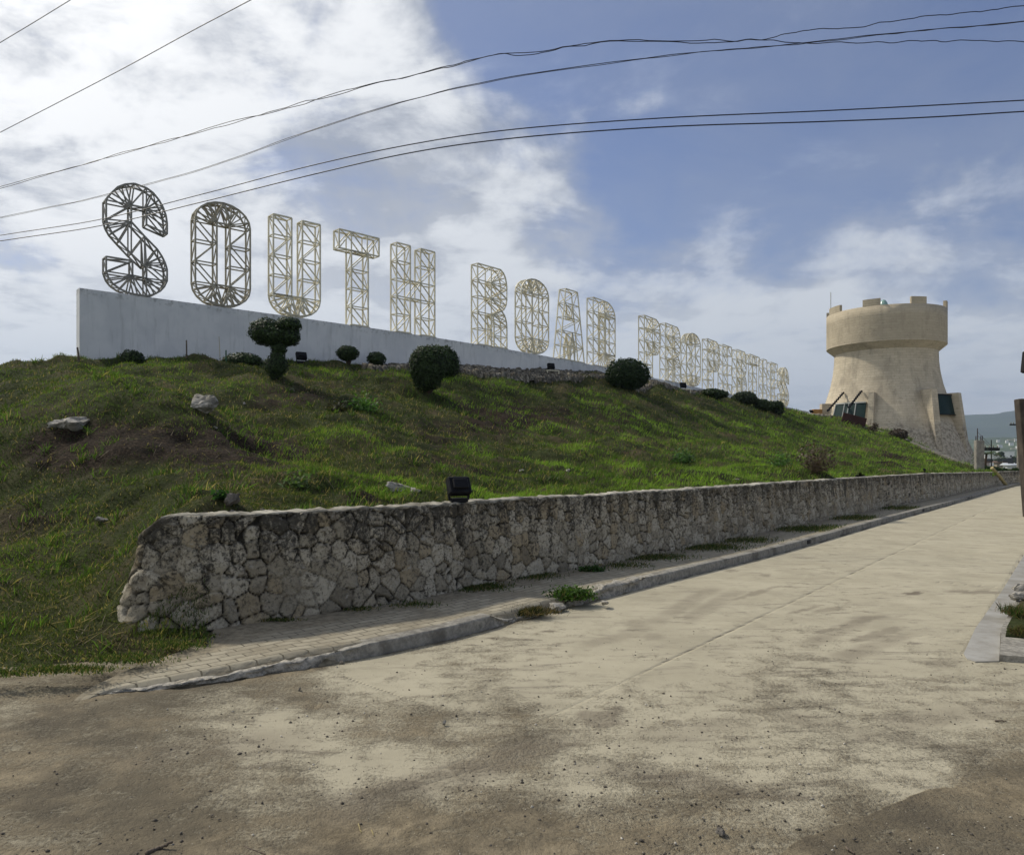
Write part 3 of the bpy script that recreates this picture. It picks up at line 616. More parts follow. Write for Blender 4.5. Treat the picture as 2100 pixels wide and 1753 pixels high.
    mesh('coping', V, Q, simple('mortar_coping', (.50, .47, .39), (.13, .12, .095), 7, .95, .2, 0, .8), o, smooth=True)
make_retaining_wall()

# ------------------------------------------------------------------ white wall under the letters
def make_white_wall():
    s0, s1 = 0, wall_s[-1]; S = np.linspace(s0, s1, 220); C = np.stack([wall_pt(s) for s in S]); T_ = np.gradient(C, axis=0); T_ /= np.linalg.norm(T_, axis=1)[:, None]; B = np.stack([-T_[:, 1], T_[:, 0]], 1)
    th = .46; V = []; hz = []
    rings = [(0, 1.5, 0), (0, WZ - 1.2, .6), (0, WZ - .02, 1), (.02, WZ, 1), (th - .02, WZ, 1), (th, WZ - .02, 1), (th, 1.5, 0)]
    for o_, z, h in rings: V.append(np.stack([C[:, 0] + B[:, 0]*o_, C[:, 1] + B[:, 1]*o_, np.full(len(S), z)], 1)); hz.append(np.full(len(S), h))
    V = np.concatenate(V); n = len(S); m = len(rings); idx = np.arange(n * m).reshape(m, n); Q = [tuple(q) for q in np.stack([idx[:-1, :-1], idx[:-1, 1:], idx[1:, 1:], idx[1:, :-1]], -1).reshape(-1, 4)]
    Q += [tuple(idx[::-1, 0]), tuple(idx[:, -1])]
    tag(mesh('display_wall', V, Q, M_white, attrs={'hz': np.concatenate(hz)}), 'long plain white rendered wall on the hilltop carrying the row of steel letters', 'wall')
make_white_wall()

# ------------------------------------------------------------------ steel truss letters
def col_(x0, x1, z0, z1, n, sk=0.0):
    zs = [z0 + (z1 - z0) * i / n for i in range(n + 1)]; return [[(x0, a), (x1, a), (x1, b), (x0, b)] for a, b in zip(zs, zs[1:])]
def arc(cx, cz, rx, rz, a0, a1, n): return [(cx + rx * math.cos(R_(a0 + (a1 - a0) * i / n)), cz + rz * math.sin(R_(a0 + (a1 - a0) * i / n))) for i in range(n + 1)]
def fan(hub, pts): return [[hub, a, b] for a, b in zip(pts, pts[1:])]
def capU(cw, flip=False):
    a = arc(.5, .2, .5, .2, 180, 270, 5) + arc(.5, .2, .5, .2, 270, 360, 5)[1:]; h1, h2 = (cw, .2), (1 - cw, .2)
    c = fan(h1, a[:6]) + [[h1, a[5], h2]] + fan(h2, a[5:]); c += [[(cw, .13), a[3], a[5]], [(1-cw, .13), a[5], a[7]]]
    return [[(x, 1 - z) for x, z in p] for p in c] if flip else c
def S_():
    top = [(0, .80), (.08, .87), (.18, .935), (.30, .975), (.45, 1), (.65, .985), (.76, .955), (.86, .90), (.93, .84), (.98, .77), (1, .70)]
    a, b = (.4, .80), (.65, .80); c = fan(a, top[:5]) + [[a, top[4], top[5], b]] + fan(b, top[5:]) + [[b, top[-1], (1, .60), (.65, .65)], [(0, .80), a, (.4, .65), (0, .63)]]
    lowr = [(0, .63), (.03, .575), (.09, .52), (.21, .455), (.40, .36), (.62, .266)]; mid = (.4, .65)
    c += fan(mid, lowr[:5]) + [[mid, lowr[4], (.62, .54)], [(.62, .54), lowr[4], lowr[5]], [(.62, .54), lowr[5], (.65, .296), (.83, .444)]]
    r = [(.83, .444), (.91, .385), (.965, .33), (1, .27), (1, .165)]; c += fan((.65, .296), r) + [[(.65, .296), (1, .165), (.65, .16)]]
    bot = [(0, .17), (.04, .11), (.11, .065), (.22, .03), (.36, .005), (.5, 0), (.65, 0), (.78, .025), (.88, .06), (.95, .105), (1, .165)]
    c += [[(0, .17), (.42, .168), (.42, .30), (0, .30)]] + fan((.42, .168), bot[:7]) + [[(.42, .168), (.65, .16), bot[6]]] + fan((.65, .16), bot[6:])
    return c
def R_letter():
    c = col_(0, .46, 0, 1, 5); p = [(.78, 1), (.88, .965), (.95, .91), (.99, .83), (1, .76), (1, .64), (.97, .56), (.90, .50), (.82, .47)]
    c += [[(.46, .8), (.46, 1), (.78, 1)]] + fan((.46, .8), p[:6]) + fan((.46, .6), p[4:]) + [[(.46, .6), (.82, .47), (.46, .4)]]
    q = [(.82, .47), (.92, .42), (.98, .35), (1, .28)]; c += fan((.52, .4), q) + col_(.55, 1, 0, .28, 2) + [[(.55, .28), (1, .28), (.52, .4)]]
    return c
def P_letter():
    c = col_(0, .5, 0, 1, 5); p = [(.72, 1), (.84, .97), (.93, .92), (.985, .85), (1, .78), (1, .62), (.985, .54), (.92, .46), (.82, .41), (.70, .39)]
    return c + [[(.5, .8), (.5, 1), (.72, 1)]] + fan((.5, .8), p[:6]) + fan((.5, .6), p[5:]) + [[(.5, .6), (.70, .39), (.5, .4)], [(.5, .6), (.5, .8), (1, .62)]]
def D_letter():
    c = col_(0, .5, 0, 1, 5); p = arc(.55, .78, .45, .22, 80, 0, 5); q = arc(.55, .2, .45, .2, 0, -80, 5)
    return c + fan((.5, .8), [(.5, 1)] + p) + col_(.55, 1, .2, .78, 3) + fan((.5, .2), q + [(.5, 0)])
LET = {
    'S': S_(), 'O': col_(0, .38, .2, .8, 3) + col_(.62, 1, .2, .8, 3) + capU(.38) + capU(.38, True),
    'U': col_(0, .38, .2, 1, 4) + col_(.61, 1, .2, 1, 4) + capU(.39),
    'T': [[(x0, .8), (x1, .8), (x1, 1), (x0, 1)] for x0, x1 in ((0, .3), (.3, .7), (.7, 1))] + col_(.3, .72, 0, .8, 4),
    'H': col_(0, .35, 0, 1, 5) + col_(.62, 1, 0, 1, 5) + [[(.35, .4), (.62, .4), (.62, .6), (.35, .6)]],
    'R': R_letter(), 'P': P_letter(), 'D': D_letter(),
    'A': [[(.24 - .24*(5-i-0)/5 if False else .24*i/5, i/5), (1 - .28*i/5, i/5), (1 - .28*(i+1)/5, (i+1)/5), (.24*(i+1)/5, (i+1)/5)] for i in range(5)] + [[(.42, 0), (.40, .2), (.5, .4)], [(.60, 0), (.62, .2), (.5, .4)], [(.46, .6), (.56, .6), (.51, .8)]],
    'E': col_(0, .55, 0, 1, 5) + [[(.55, .8), (1, .8), (1, 1), (.55, 1)], [(.55, .4), (1, .4), (1, .6), (.55, .6)], [(.55, 0), (1, 0), (1, .2), (.55, .2)]],
    'I': col_(0, 1, 0, 1, 5)}
def make_letter(ch, W, L, base, ang, label, word, M_cream=M_cream):
    root = empty('truss_letter', base, ang); tag(root, label, 'letter', 'steel truss letters of the word ' + word)
    D = .42; edges = {}; diags = []
    if W / L > .9: pass
    def key(p): return (round(p[0], 3), round(p[1], 3))
    for ci, cell in enumerate(LET[ch]):
        k = [key(p) for p in cell]
        for a, b in zip(k, k[1:] + k[:1]):
            e = (a, b) if a < b else (b, a); edges[e] = edges.get(e, 0) + 1
        if len(k) == 4: diags.append((k[0], k[2]) if (ci % 2 == 0) == (ch not in 'OP') else (k[1], k[3]))
    P = lambda p, y: (p[0] * W, y, p[1] * L + .03)
    fr, bk, br = MB(), MB(), MB(); nodes = set()
    for e, c in edges.items():
        t = .055 if c == 1 else .042
        fr.bar(P(e[0], 0.0), P(e[1], 0.0), t); bk.bar(P(e[0], D), P(e[1], D), t); nodes |= set(e)
    for a, b in diags: fr.bar(P(a, 0), P(b, 0), .04); bk.bar(P(b, D) if False else P(a, D), P(b, D), .04)
    for p in nodes: br.bar(P(p, 0), P(p, D), .038)
    for i, (e, c) in enumerate(sorted(edges.items())):
        if c == 1 or (ch == 'P' and i % 3 == 0): br.bar(P(e[i % 2], 0), P(e[1 - i % 2], D), .034)
    for p in nodes:
        if p[1] < .001: br.box((p[0]*W - .07, -.05, -.002), (p[0]*W + .07, D + .04, .02))
    fr.build('front_frame', M_cream, root); bk.build('back_frame', M_cream, root); br.build('brace', M_cream, root)
letters = [('S', 218, 343), ('O', 401, 513.5), ('U', 561, 657), ('T', 696, 777.6), ('H', 813.7, 892), ('R', 980, 1040), ('O', 1070, 1125.5), ('A', 1148, 1198.6), ('D', 1217, 1262), ('P', 1322, 1354.7), ('R', 1365, 1395.6), ('O', 1408, 1437), ('P', 1451, 1476),
           ('E', 1483, 1500.6), ('R', 1511.5, 1531), ('T', 1538.4, 1557.5), ('I', 1565.5, 1573), ('E', 1582, 1594.8), ('S', 1603, 1617.8)]
ordn = ['first', 'second', 'third', 'fourth', 'fifth', 'sixth', 'seventh', 'eighth', 'ninth', 'tenth']
words = [('SOUTH', 0, 5), ('ROAD', 5, 9), ('PROPERTIES', 9, 19)]
for i, (ch, ul, ur) in enumerate(letters):
    a = wall_pt(wall_at_u(ul)); b = wall_pt(wall_at_u(ur)); t = b - a; Wd = np.linalg.norm(t); ang = math.atan2(t[1], t[0]); word, i0, _ = [x for x in words if x[1] <= i < x[2]][0]
    L = 3.80 + .23 * min(1, i / 9); nb = np.array([-t[1], t[0]]) / Wd * .02
    make_letter(ch, Wd, L, (a[0] + nb[0], a[1] + nb[1], WZ), ang, f'open steel truss letter {ch}, {ordn[i - i0]} letter of the word {word} on the white wall', word, M_backlitS if i == 0 else (M_backlitO if i < 2 else M_cream))

# ------------------------------------------------------------------ round stone tower
TD, TA = 100.0, R_(26.45); TCX, TCY = TD * math.sin(TA), TD * math.cos(TA)
def tower_R(z): return float(np.interp(z, [-1, 0, 3.3, 6, 8.7, 10.5, 12.0, 13.2, 14.35], [10.5, 10.0, 8.75, 7.65, 6.6, 6.05, 5.75, 5.62, 5.58]))
troot = empty('castle_tower', (TCX, TCY, 0), 0)
tag(troot, 'round buff stone tower with flared base and battlements at the end of the hill', 'tower')
FACE = -math.pi / 2 - 0                      # towards -Y
def az_for_u(u, z, R=None):
    R = R or tower_R(z); k = (u - UC) / F; best = None       # front intersection of the sight plane X=kY with the circle
    A_ = k*k + 1; B_ = -2*(TCX*k + TCY); C_ = TCX**2 + TCY**2 - R*R; ds = max(0.0, B_*B_ - 4*A_*C_); y = (-B_ - math.sqrt(ds)) / (2*A_)
    return math.atan2(y - TCY, k*y - TCX) % (2 * math.pi)
def revolve(name, prof, mat, parent, n=160, a0=0, a1=2*math.pi, vscale=True):
    V = []; uv = []; closed = abs(a1 - a0 - 2*math.pi) < 1e-6; m = n + 1; L = 0
    for j, (r, z) in enumerate(prof):
        if j: L += math.hypot(r - prof[j-1][0], z - prof[j-1][1])
        for i in range(m):
            a = a0 + (a1 - a0) * i / n; V.append((r * math.cos(a), r * math.sin(a), z)); uv.append((a * 6.6, L))
    idx = np.arange(len(V)).reshape(len(prof), m); Q = np.stack([idx[:-1, :-1], idx[:-1, 1:], idx[1:, 1:], idx[1:, :-1]], -1).reshape(-1, 4)
    return mesh(name, V, Q, mat, parent, smooth=False, uv=uv)
DR = 6.47; ZB, ZC, ZT = 15.1, 14.35, 19.1
body_z = np.linspace(-.3, ZC, 40); body = revolve('body', [(tower_R(z), z) for z in body_z] + [(DR, ZB)], M_tower, troot)
body.data.polygons.foreach_set('use_smooth', np.ones(len(body.data.polygons), bool))
try: body.data.set_sharp_from_angle(angle=R_(30))
except Exception: pass
drum = revolve('parapet', [(DR, ZB), (DR, 16), (DR, 17), (DR, 18), (DR, ZT), (DR - .35, ZT), (DR - .35, 17.6), (0.0, 17.6)], M_tower, troot)
def merlon(ul, ur, h=.78):
    a0, a1 = az_for_u(ul, 0, DR), az_for_u(ur, 0, DR); return a0, a1, h
ms = [merlon(1700.5, 1722), merlon(1769, 1805.5), merlon(1869, 1900.5)]
ar = 2 * math.atan2(1, 1)
mer = [(min(a, b), max(a, b)) for a, b, h in ms]
wdt = .62
a_r = az_for_u(1940.5, 0, DR); mer.append((a_r + .02, a_r + .42))
a_l = az_for_u(1695.2, 0, DR); mer.append((a_l - .55, a_l - .18))
k_ = a_r + .42 + .45
while k_ < a_l - .55 + 2*math.pi - .5: mer.append((k_, k_ + .30)); k_ += .62
for a0, a1 in mer:
    n = 8; V = []; uv = []
    for i in range(n + 1):
        a = a0 + (a1 - a0) * i / n
        for r, z in ((DR + .003, ZT - .01), (DR + .003, ZT + .78), (DR - .34, ZT + .78), (DR - .34, ZT - .01)): V.append((r*math.cos(a), r*math.sin(a), z)); uv.append((a*6.6, z))
    Fc = [(i*4+j, (i+1)*4+j, (i+1)*4+j+1, i*4+j+1) for i in range(n) for j in range(3)] + [(0, 1, 2, 3), (n*4+3, n*4+2, n*4+1, n*4)]
    mesh('merlon', V, Fc, M_tower, troot, uv=uv)
# buttress fins: outer edge steeper than the body, so they stand proud at the top and die out below
def fin(az, ztop, zbot, th, out, rout_bot=None):
    d_ = Vector((math.cos(az), math.sin(az), 0)); s = Vector((-d_.y, d_.x, 0)); rt = tower_R(ztop); V = []; zs = np.linspace(ztop, zbot, 8)
    for i, z in enumerate(zs):
        t = i / 7; ro = (rt + out) + (tower_R(zbot) + .05 - rt - out) * t; ri = tower_R(z) - .8
        for r, e in ((ri, -1), (ro, -1), (ro, 1), (ri, 1)): V.append(d_ * r + s * e * th / 2 + Vector((0, 0, z)))
    Fc = [(i*4+j, i*4+(j+1) % 4, (i+1)*4+(j+1) % 4, (i+1)*4+j) for i in range(7) for j in range(4)] + [(3, 2, 1, 0), (28, 29, 30, 31)]
    uv = [(v.x + v.y, v.z) for v in V]; mesh('buttress', V, Fc, M_tower, troot, uv=uv)
az1 = az_for_u(1916, 9.4, tower_R(9.4) + 1.7); az2 = az_for_u(1968, 9.2, tower_R(9.2) + 1.7)
fin(az1, 9.5, 3.0, .75, 1.7); fin(az2, 9.2, 2.6, .80, 1.7)
az3 = az_for_u(1790, 8.5); fin(az3, 9.3, 5.2, .6, 1.1); az4 = az_for_u(1712, 8); fin(az4 - .16, 8.4, 5.2, .6, 1.2)
def window_bay(a0, a1, z0, z1, mull, ob=.10, ot=.30):
    """glazed bay standing between two fins: flat glass, head slab, mullions"""
    n = 10; V = []; rb, rt = tower_R(z0) + ob, tower_R(z1) + ot
    pt = lambda k, top, e=0.0: Vector((math.cos(a0 + (a1-a0)*k), math.sin(a0 + (a1-a0)*k), 0)) * ((rt if top else rb) + e) + Vector((0, 0, z1 if top else z0))
    for i in range(n + 1):
        for p in (pt(i/n, 0, -.5), pt(i/n, 0), pt(i/n, 1), pt(i/n, 1, -.6)): V.append(p)
    wo = mesh('window', V, [(i*4+j, i*4+4+j, i*4+5+j, i*4+j+1) for i in range(n) for j in range(3)] + [(0, 1, 2, 3), (n*4+3, n*4+2, n*4+1, n*4)], M_glassd, troot); f = MB()
    for k in mull: f.bar(pt(k, 0, .03), pt(k, 1, .03), .09)
    for i in range(n): f.bar(pt(i/n, 1, .03), pt((i+1)/n, 1, .03), .14); f.bar(pt(i/n, 0, .03), pt((i+1)/n, 0, .03), .10)
    f.build('frame', M_frame if len(mull) > 2 else M_black, wo)
window_bay(az1 + .05, az2 - .04, 6.75, 8.95, (0, 1), .5, .9)
window_bay(az4 + .06, az3 - .09, 6.3, 8.25, (.02, .36, .50, .72))
# chained outrigger beams above the left window
for (ua, va, ub, vb) in [(1697, 843, 1732, 811), (1740, 836, 1768, 806)]:
    a = az_for_u(ub, 9.5); pb = Vector((math.cos(a) * (tower_R(9.4) + .1), math.sin(a) * (tower_R(9.4) + .1), 9.6))
    y = TCY + math.sin(a) * 8.6 - 2.0; pa = Vector(((ua - UC) / F * y - TCX, y - TCY, H + (VH - va) / F * y)); f = MB(); f.tube([pb, pa], .09, 6)
    for q in range(9): p = pb.lerp(pa, (q + .5) / 9); f.box((-.13, -.13, -.07), (.13, .13, .07), org=p)
    f.build('chain_beam', M_black, troot)
# antenna and little glazed lookout dome on the roof
a = az_for_u(1697, 0, DR - .2); f = MB(); f.tube([(math.cos(a)*(DR-.5), math.sin(a)*(DR-.5), 17.5), (math.cos(a)*(DR-.5), math.sin(a)*(DR-.5), 22.3)], .045, 6); f.build('lightning_rod', M_frame, troot)
a = az_for_u(1812, 0, DR - .8); cx, cy = math.cos(a)*(DR - .9), math.sin(a)*(DR - .9)
f = MB()
for j in range(5): pass
Vd = []; 
for j in range(6):
    t = j / 5 * math.pi / 2
    for i in range(12): b_ = 2*math.pi*i/12; Vd.append((cx + .62*math.cos(t)*math.cos(b_), cy + .62*math.cos(t)*math.sin(b_), ZT - 1.0 + 1.75*math.sin(t)))
mesh('glass_dome', Vd, [(j*12+i, j*12+(i+1) % 12, (j+1)*12+(i+1) % 12, (j+1)*12+i) for j in range(5) for i in range(12)], simple('green_tinted_dome', (.30, .47, .42), None, 1, .2, .5), troot, smooth=True)

# ------------------------------------------------------------------ vegetation
rng = np.random.default_rng(7)
def leaf_cards(P, Nrm, size, col, asp=.55, tilt=.9):
    n = len(P); r = rng.normal(size=(n, 3)); ax = Nrm + r * tilt; ax /= np.linalg.norm(ax, axis=1)[:, None] + 1e-9
    t = np.cross(ax, rng.normal(size=(n, 3))); t /= np.linalg.norm(t, axis=1)[:, None] + 1e-9; b = np.cross(ax, t); s = size * rng.uniform(.6, 1.25, n)
    s = s[:, None]; V = np.stack([P - t*s, P + b*s*asp, P + t*s, P - b*s*asp], 1).reshape(-1, 3); Q = np.arange(4*n).reshape(n, 4); return V, Q, np.repeat(col, 4, 0)
def bush(name, u, v, lobes, label, cat='bush', group='clipped topiary bushes on the hill', leaf=.045, dens=1.0, colr=((.010, .020, .008), (.052, .088, .026)), trunk=None, Ypx=None, loc=None, core=.84):
    base = loc or on_hill(u, v); k = base.y / F; root = empty(name, base); tag(root, label, cat, group); VV, QQ, CC = [], [], []; n0 = 0
    for (du, dv, ru, rv, *rd) in lobes:        # lobe centre right / up of the foot and its radii, in survey pixels at that distance
        c = np.array([du*k, 0, dv*k]); r = np.array([ru*k, (rd[0] if rd else ru)*k, rv*k]); area = 4*math.pi*((r[0]*r[1])**1.6/3 + (r[0]*r[2])**1.6/3 + (r[1]*r[2])**1.6/3)**(1/1.6)
        m = int(area / (leaf*leaf) * 1.5 * dens); m = min(m, 9000); dd = rng.normal(size=(m, 3)); dd /= np.linalg.norm(dd, axis=1)[:, None]
        bumpy = .88 + .22 * vn(dd[:, 0]*3 + du, dd[:, 1]*3 + dd[:, 2]*3, 1, 5, 2); lump = .86 + .30 * vn(dd[:, 0]*6 + dv, dd[:, 1]*6 + dd[:, 2]*7, 1, 9, 2); rad = bumpy * lump * (1 - np.abs(rng.normal(0, .05, m)) * 1.2) + rng.uniform(0, .12, m) * (rng.random(m) < .12)
        P = c + dd * r * rad[:, None]; ok = P[:, 2] > -.05; P, dd2 = P[ok], dd[ok]
        tcol = rng.random((len(P), 1)); col = np.array(colr[0]) * (1 - tcol) + np.array(colr[1]) * tcol; V, Q, Cc = leaf_cards(P, dd2 / r, leaf, col); VV.append(V); QQ.append(Q + n0); CC.append(Cc); n0 += len(V)
        # dense twiggy inner mass
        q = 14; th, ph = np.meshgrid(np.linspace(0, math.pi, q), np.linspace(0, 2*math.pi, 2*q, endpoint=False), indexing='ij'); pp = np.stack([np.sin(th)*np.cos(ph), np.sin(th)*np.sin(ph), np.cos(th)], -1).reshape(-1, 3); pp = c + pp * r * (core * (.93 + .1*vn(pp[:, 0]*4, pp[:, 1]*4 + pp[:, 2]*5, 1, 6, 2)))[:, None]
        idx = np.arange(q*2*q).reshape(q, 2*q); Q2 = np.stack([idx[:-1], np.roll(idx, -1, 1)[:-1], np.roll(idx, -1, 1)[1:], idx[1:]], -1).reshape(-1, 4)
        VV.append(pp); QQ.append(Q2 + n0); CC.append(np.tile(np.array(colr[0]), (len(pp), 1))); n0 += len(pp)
    mesh('foliage', np.concatenate(VV), np.concatenate(QQ), M_leaf, root, attrs={'col': np.concatenate(CC)})
    if name == 'dry_bush':
        f = MB(); rs = random.Random(5)
        for q in range(150):
            L_ = lobes[q % len(lobes)]; e = Vector(((L_[0] + rs.gauss(0, .5)*L_[2])*k, rs.gauss(0, .5)*L_[2]*k, (L_[1] + rs.gauss(0, .55)*L_[3])*k)); e.z = max(e.z, .05); mdp = e * .5 + Vector((rs.gauss(0, .1), rs.gauss(0, .1), .12)); f.tube([(rs.gauss(0, 4)*k, 0, 0), mdp, e], .0012*base.y**.5, 4, .0006*base.y**.5)
        f.build('twigs', M_twig, root)
    if trunk:
        f = MB(); tw, h = trunk
        f.tube([(0, 0, -.15), (.02, 0, h*k*.5), (0, 0, h*k)], tw*k, 8, tw*k*.7); f.tube([(tw*k*.8, 0, -.1), (tw*k*2.5, 0, h*k)], tw*k*.5, 6); f.build('trunk', M_bark, root, True)
    return root
bush('topiary_bush', 272, 745, [(0, 10, 22, 17)], 'small round clipped bush at the left end of the white wall', leaf=.05)
bush('topiary_bush', 497, 746, [(0, 4, 40, 17, 22)], 'wide low mound of clipped bush left of the cloud topiary', leaf=.05)
bush('topiary_bush', 566, 780, [(-22, 96, 32, 28), (26, 110, 26, 17), (28, 86, 22, 20), (6, 64, 17, 18), (0, 27, 24, 24), (3, 46, 15, 14), (-2, 8, 12, 12), (-4, 88, 34, 22)], 'tall lobed topiary shrub shaped like a cloud on a thick leafy stem', leaf=.04, dens=.9, trunk=(4, 40))
bush('topiary_bush', 713, 747, [(0, 22, 22, 15), (0, 15, 18, 10)], 'mushroom shaped topiary on a short bare trunk against the white wall', trunk=(3.5, 14), leaf=.045)
bush('topiary_bush', 772, 746, [(0, 15, 19, 15)], 'small ball topiary beside the mushroom shaped one against the white wall', trunk=(3, 8), leaf=.045)
bush('topiary_bush', 878, 802, [(-6, 52, 34, 36), (6, 56, 34, 36), (-2, 26, 30, 26), (-6, 68, 28, 24), (10, 68, 26, 22), (0, 40, 36, 26)], 'big boxy clipped bush with a rounded top standing in the middle of the hill', leaf=.042, dens=.9, trunk=(6, 20))
bush('topiary_bush', 913, 775, [(-8, 36, 32, 30), (2, 22, 28, 24), (4, 34, 24, 24)], 'rounded clipped bush tucked just behind the big boxy bush', leaf=.05, dens=.9)
bush('topiary_bush', 1287, 797, [(0, 30, 43, 31), (0, 18, 38, 22)], 'large dome shaped clipped bush below the letter P near the hill crest', leaf=.06, colr=((.012, .028, .009), (.035, .065, .02)), trunk=(4, 6))
bush('topiary_bush', 1465, 818, [(-4, 12, 20, 9), (8, 9, 20, 9), (4, 4, 14, 6)], 'flat topped low bush on the crest, first of the three right of the black spotlight', leaf=.09, colr=((.018, .035, .012), (.045, .075, .025)))
bush('topiary_bush', 1528, 830, [(-2, 15, 24, 12), (10, 10, 16, 10), (-14, 13, 12, 8)], 'grey green rounded bush on the crest between two darker bushes', leaf=.10, colr=((.03, .045, .02), (.065, .09, .04)))
bush('topiary_bush', 1566, 843, [(-4, 14, 16, 11), (6, 10, 14, 10)], 'ragged leafy bush near the end of the white wall', leaf=.12, colr=((.02, .04, .012), (.05, .08, .025)))
bush('topiary_bush', 1592, 848, [(-2, 15, 17, 11), (4, 6, 10, 10)], 'dark rounded bush under the last letter of the sign', leaf=.11)
bush('dry_bush', 1674, 972, [(-4, 36, 34, 26), (12, 28, 30, 24), (0, 16, 24, 16)], 'leafless brown dried bush low on the slope above the retaining wall', cat='bush', group=None, leaf=.05, dens=.16, colr=((.05, .038, .026), (.13, .10, .065)), core=.10, trunk=(2, 20))
bush('dry_bush', 1842, 900, [(0, 10, 17, 11), (6, 6, 12, 8)], 'dry brown shrub at the foot of the tower', cat='bush', group=None, leaf=.12, dens=.7, colr=((.04, .032, .025), (.09, .07, .05)), core=.4)
bush('wild_shrub', 1790, 888, [(-3, 9, 8, 11), (4, 12, 8, 9)], 'sparse reddish shrub against the tower under its left buttress', cat='bush', group=None, leaf=.12, dens=.35, colr=((.05, .035, .025), (.10, .07, .04)), core=.35, trunk=(1, 8))

# grass: one mass of blades grown out of the slope
def blades(P, hgt, wid, colr, lean=.5, wind=(.15, -.1)):
    n = len(P); a = rng.uniform(0, 2*math.pi, n); s = np.stack([np.cos(a), np.sin(a), np.zeros(n)], 1); b = rng.uniform(0, 2*math.pi, n); l = rng.uniform(.1, 1, n) * lean
    tip = P + np.stack([np.cos(b)*l*hgt + wind[0]*hgt, np.sin(b)*l*hgt + wind[1]*hgt, hgt * np.sqrt(np.clip(1 - l*l*.6, .1, 1))], 1)
    mid = P * .5 + tip * .5 + np.array([0, 0, 1]) * (hgt * .12)[:, None]; w_ = (wid / 2)[:, None]
    V = np.stack([P - s*w_, P + s*w_, mid + s*w_*.7, tip, mid - s*w_*.7], 1).reshape(-1, 3); Q = np.arange(5*n).reshape(n, 5); return V, Q, np.repeat(colr, 5, 0)
def grass_field():
    n = 380000; vis = (TU > -60) & (TU < 2120) & (TZ > .015); cand = np.nonzero(vis)[0]
    px_w = 1 / (1 + 0 * TY[cand]); pick = rng.choice(cand, n); X = TX[pick]; Y = TY[pick]; jx = Y * .0030 * rng.normal(size=n); jy = Y * .005 * rng.normal(size=n); X = X + jx; Y = Y + jy
    soil = TS[pick]; U = TU[pick]; V_ = TV[pick]; patch = vn(X, Y, .45, 101, 3); clump = vn(X, Y, 2.6, 102, 2); keepp = rng.random(n) < np.clip(1.25 - soil * 1.15 + (clump - .5) * 1.3, .05, 1)
    sdw, pr = rw_signed(X, Y); keepp &= ~((sdw < .22) & (sdw > -.12) & (pr > 0)); 
    wd = np.array([0.0]); 
    # nothing grows on the stone bank just below the white wall
    wy = np.interp(U, UC + F * wall_c[:, 0] / wall_c[:, 1], wall_c[:, 1]); keepp &= ~((Y > wy - 2.2) & (U > 800)); keepp &= Y < wy + .5
    X, Y, soil, patch, clump, U, V_ = [q[keepp] for q in (X, Y, soil, patch, clump, U, V_)]; Z = hill(X, Y); n = len(X)
    lush = np.clip(sstep(patch, .44, .62) * (.45 + .55 * sstep(U, 450, 900)) + .75 * np.exp(-((U - 1350) / 420) ** 2) * np.exp(-((V_ - 985) / 28) ** 2) + .6 * sstep(U, 1050, 1500) * sstep(V_, 830, 870), 0, 1); near = sstep(Y, 22, 8)
    hg = (.035 + .0022 * Y) * (.55 + .9 * clump + .5 * lush) * rng.uniform(.6, 1.3, n); hg *= np.where(U < 520, .8, 1); wi = .0045 + .00058 * Y
    c_l = np.array([.18, .29, .042]); c_o = np.array([.066, .086, .025]); c_d = np.array([.30, .24, .12]); c_k = np.array([.035, .060, .018])
    col = c_o * (1 - lush[:, None]) + c_l * lush[:, None]; k = sstep(vn(X, Y, 1.1, 103, 3), .42, .62)[:, None]; col = col * (1 - k*.7) + c_k * k * .7
    dry = (rng.random(n) < (.05 + .12 * (1 - lush) + .25 * np.exp(-(((U - 100) / 110) ** 2 + ((V_ - 1060) / 40) ** 2))))[:, None]; col = np.where(dry, c_d * rng.uniform(.6, 1.1, (n, 1)), col * rng.uniform(.65, 1.35, (n, 1)))
    V, Q, C = blades(np.stack([X, Y, Z - .01], 1), hg, np.full(n, 1.0) * wi, col, 1.0)
    # long coarse tufts scattered through the slope
    m = 1500; pk_ = rng.choice(cand, m); ok = rng.random(m) < np.clip(vn(TX[pk_], TY[pk_], .5, 110, 2) * 1.4 - .3, .05, 1); pk_ = pk_[ok]; bx = np.repeat(TX[pk_], 16); by = np.repeat(TY[pk_], 16); q = len(bx)
    bx = bx + rng.normal(0, .05, q) ; by = by + rng.normal(0, .05, q); sdw, pr = rw_signed(bx, by); uu_ = UC + F*bx/by; wy = np.interp(uu_, UC + F * wall_c[:, 0] / wall_c[:, 1], wall_c[:, 1]); ok = ~((sdw < .22) & (pr > 0)) & ~((by > wy - 2.2) & (uu_ > 800)) & (by < wy); bx, by = bx[ok], by[ok]; q = len(bx)
    col = np.array([.09, .16, .030]) * rng.uniform(.4, 1.3, (q, 1)); col = np.where(rng.random((q, 1)) < .15, np.array([.3, .25, .13]), col); V2, Q2, C2 = blades(np.stack([bx, by, hill(bx, by) - .01], 1), (.10 + .003*by) * rng.uniform(.6, 1.4, q), .007 + .0006*by, col, 1.0)
    # fallen dry straw lying on the slope
    m = 9000; pk_ = rng.choice(cand, m); ok = rng.random(m) < np.clip(vn(TX[pk_], TY[pk_], 1.1, 130, 3) * 2.6 - 1.0 + .25 * TS[pk_], .02, 1); pk_ = pk_[ok]; bx, by = TX[pk_], TY[pk_]; sdw, pr = rw_signed(bx, by); ok = ~((sdw < .3) & (pr > 0)) & (by < 32); bx, by = bx[ok], by[ok]; q = len(bx)
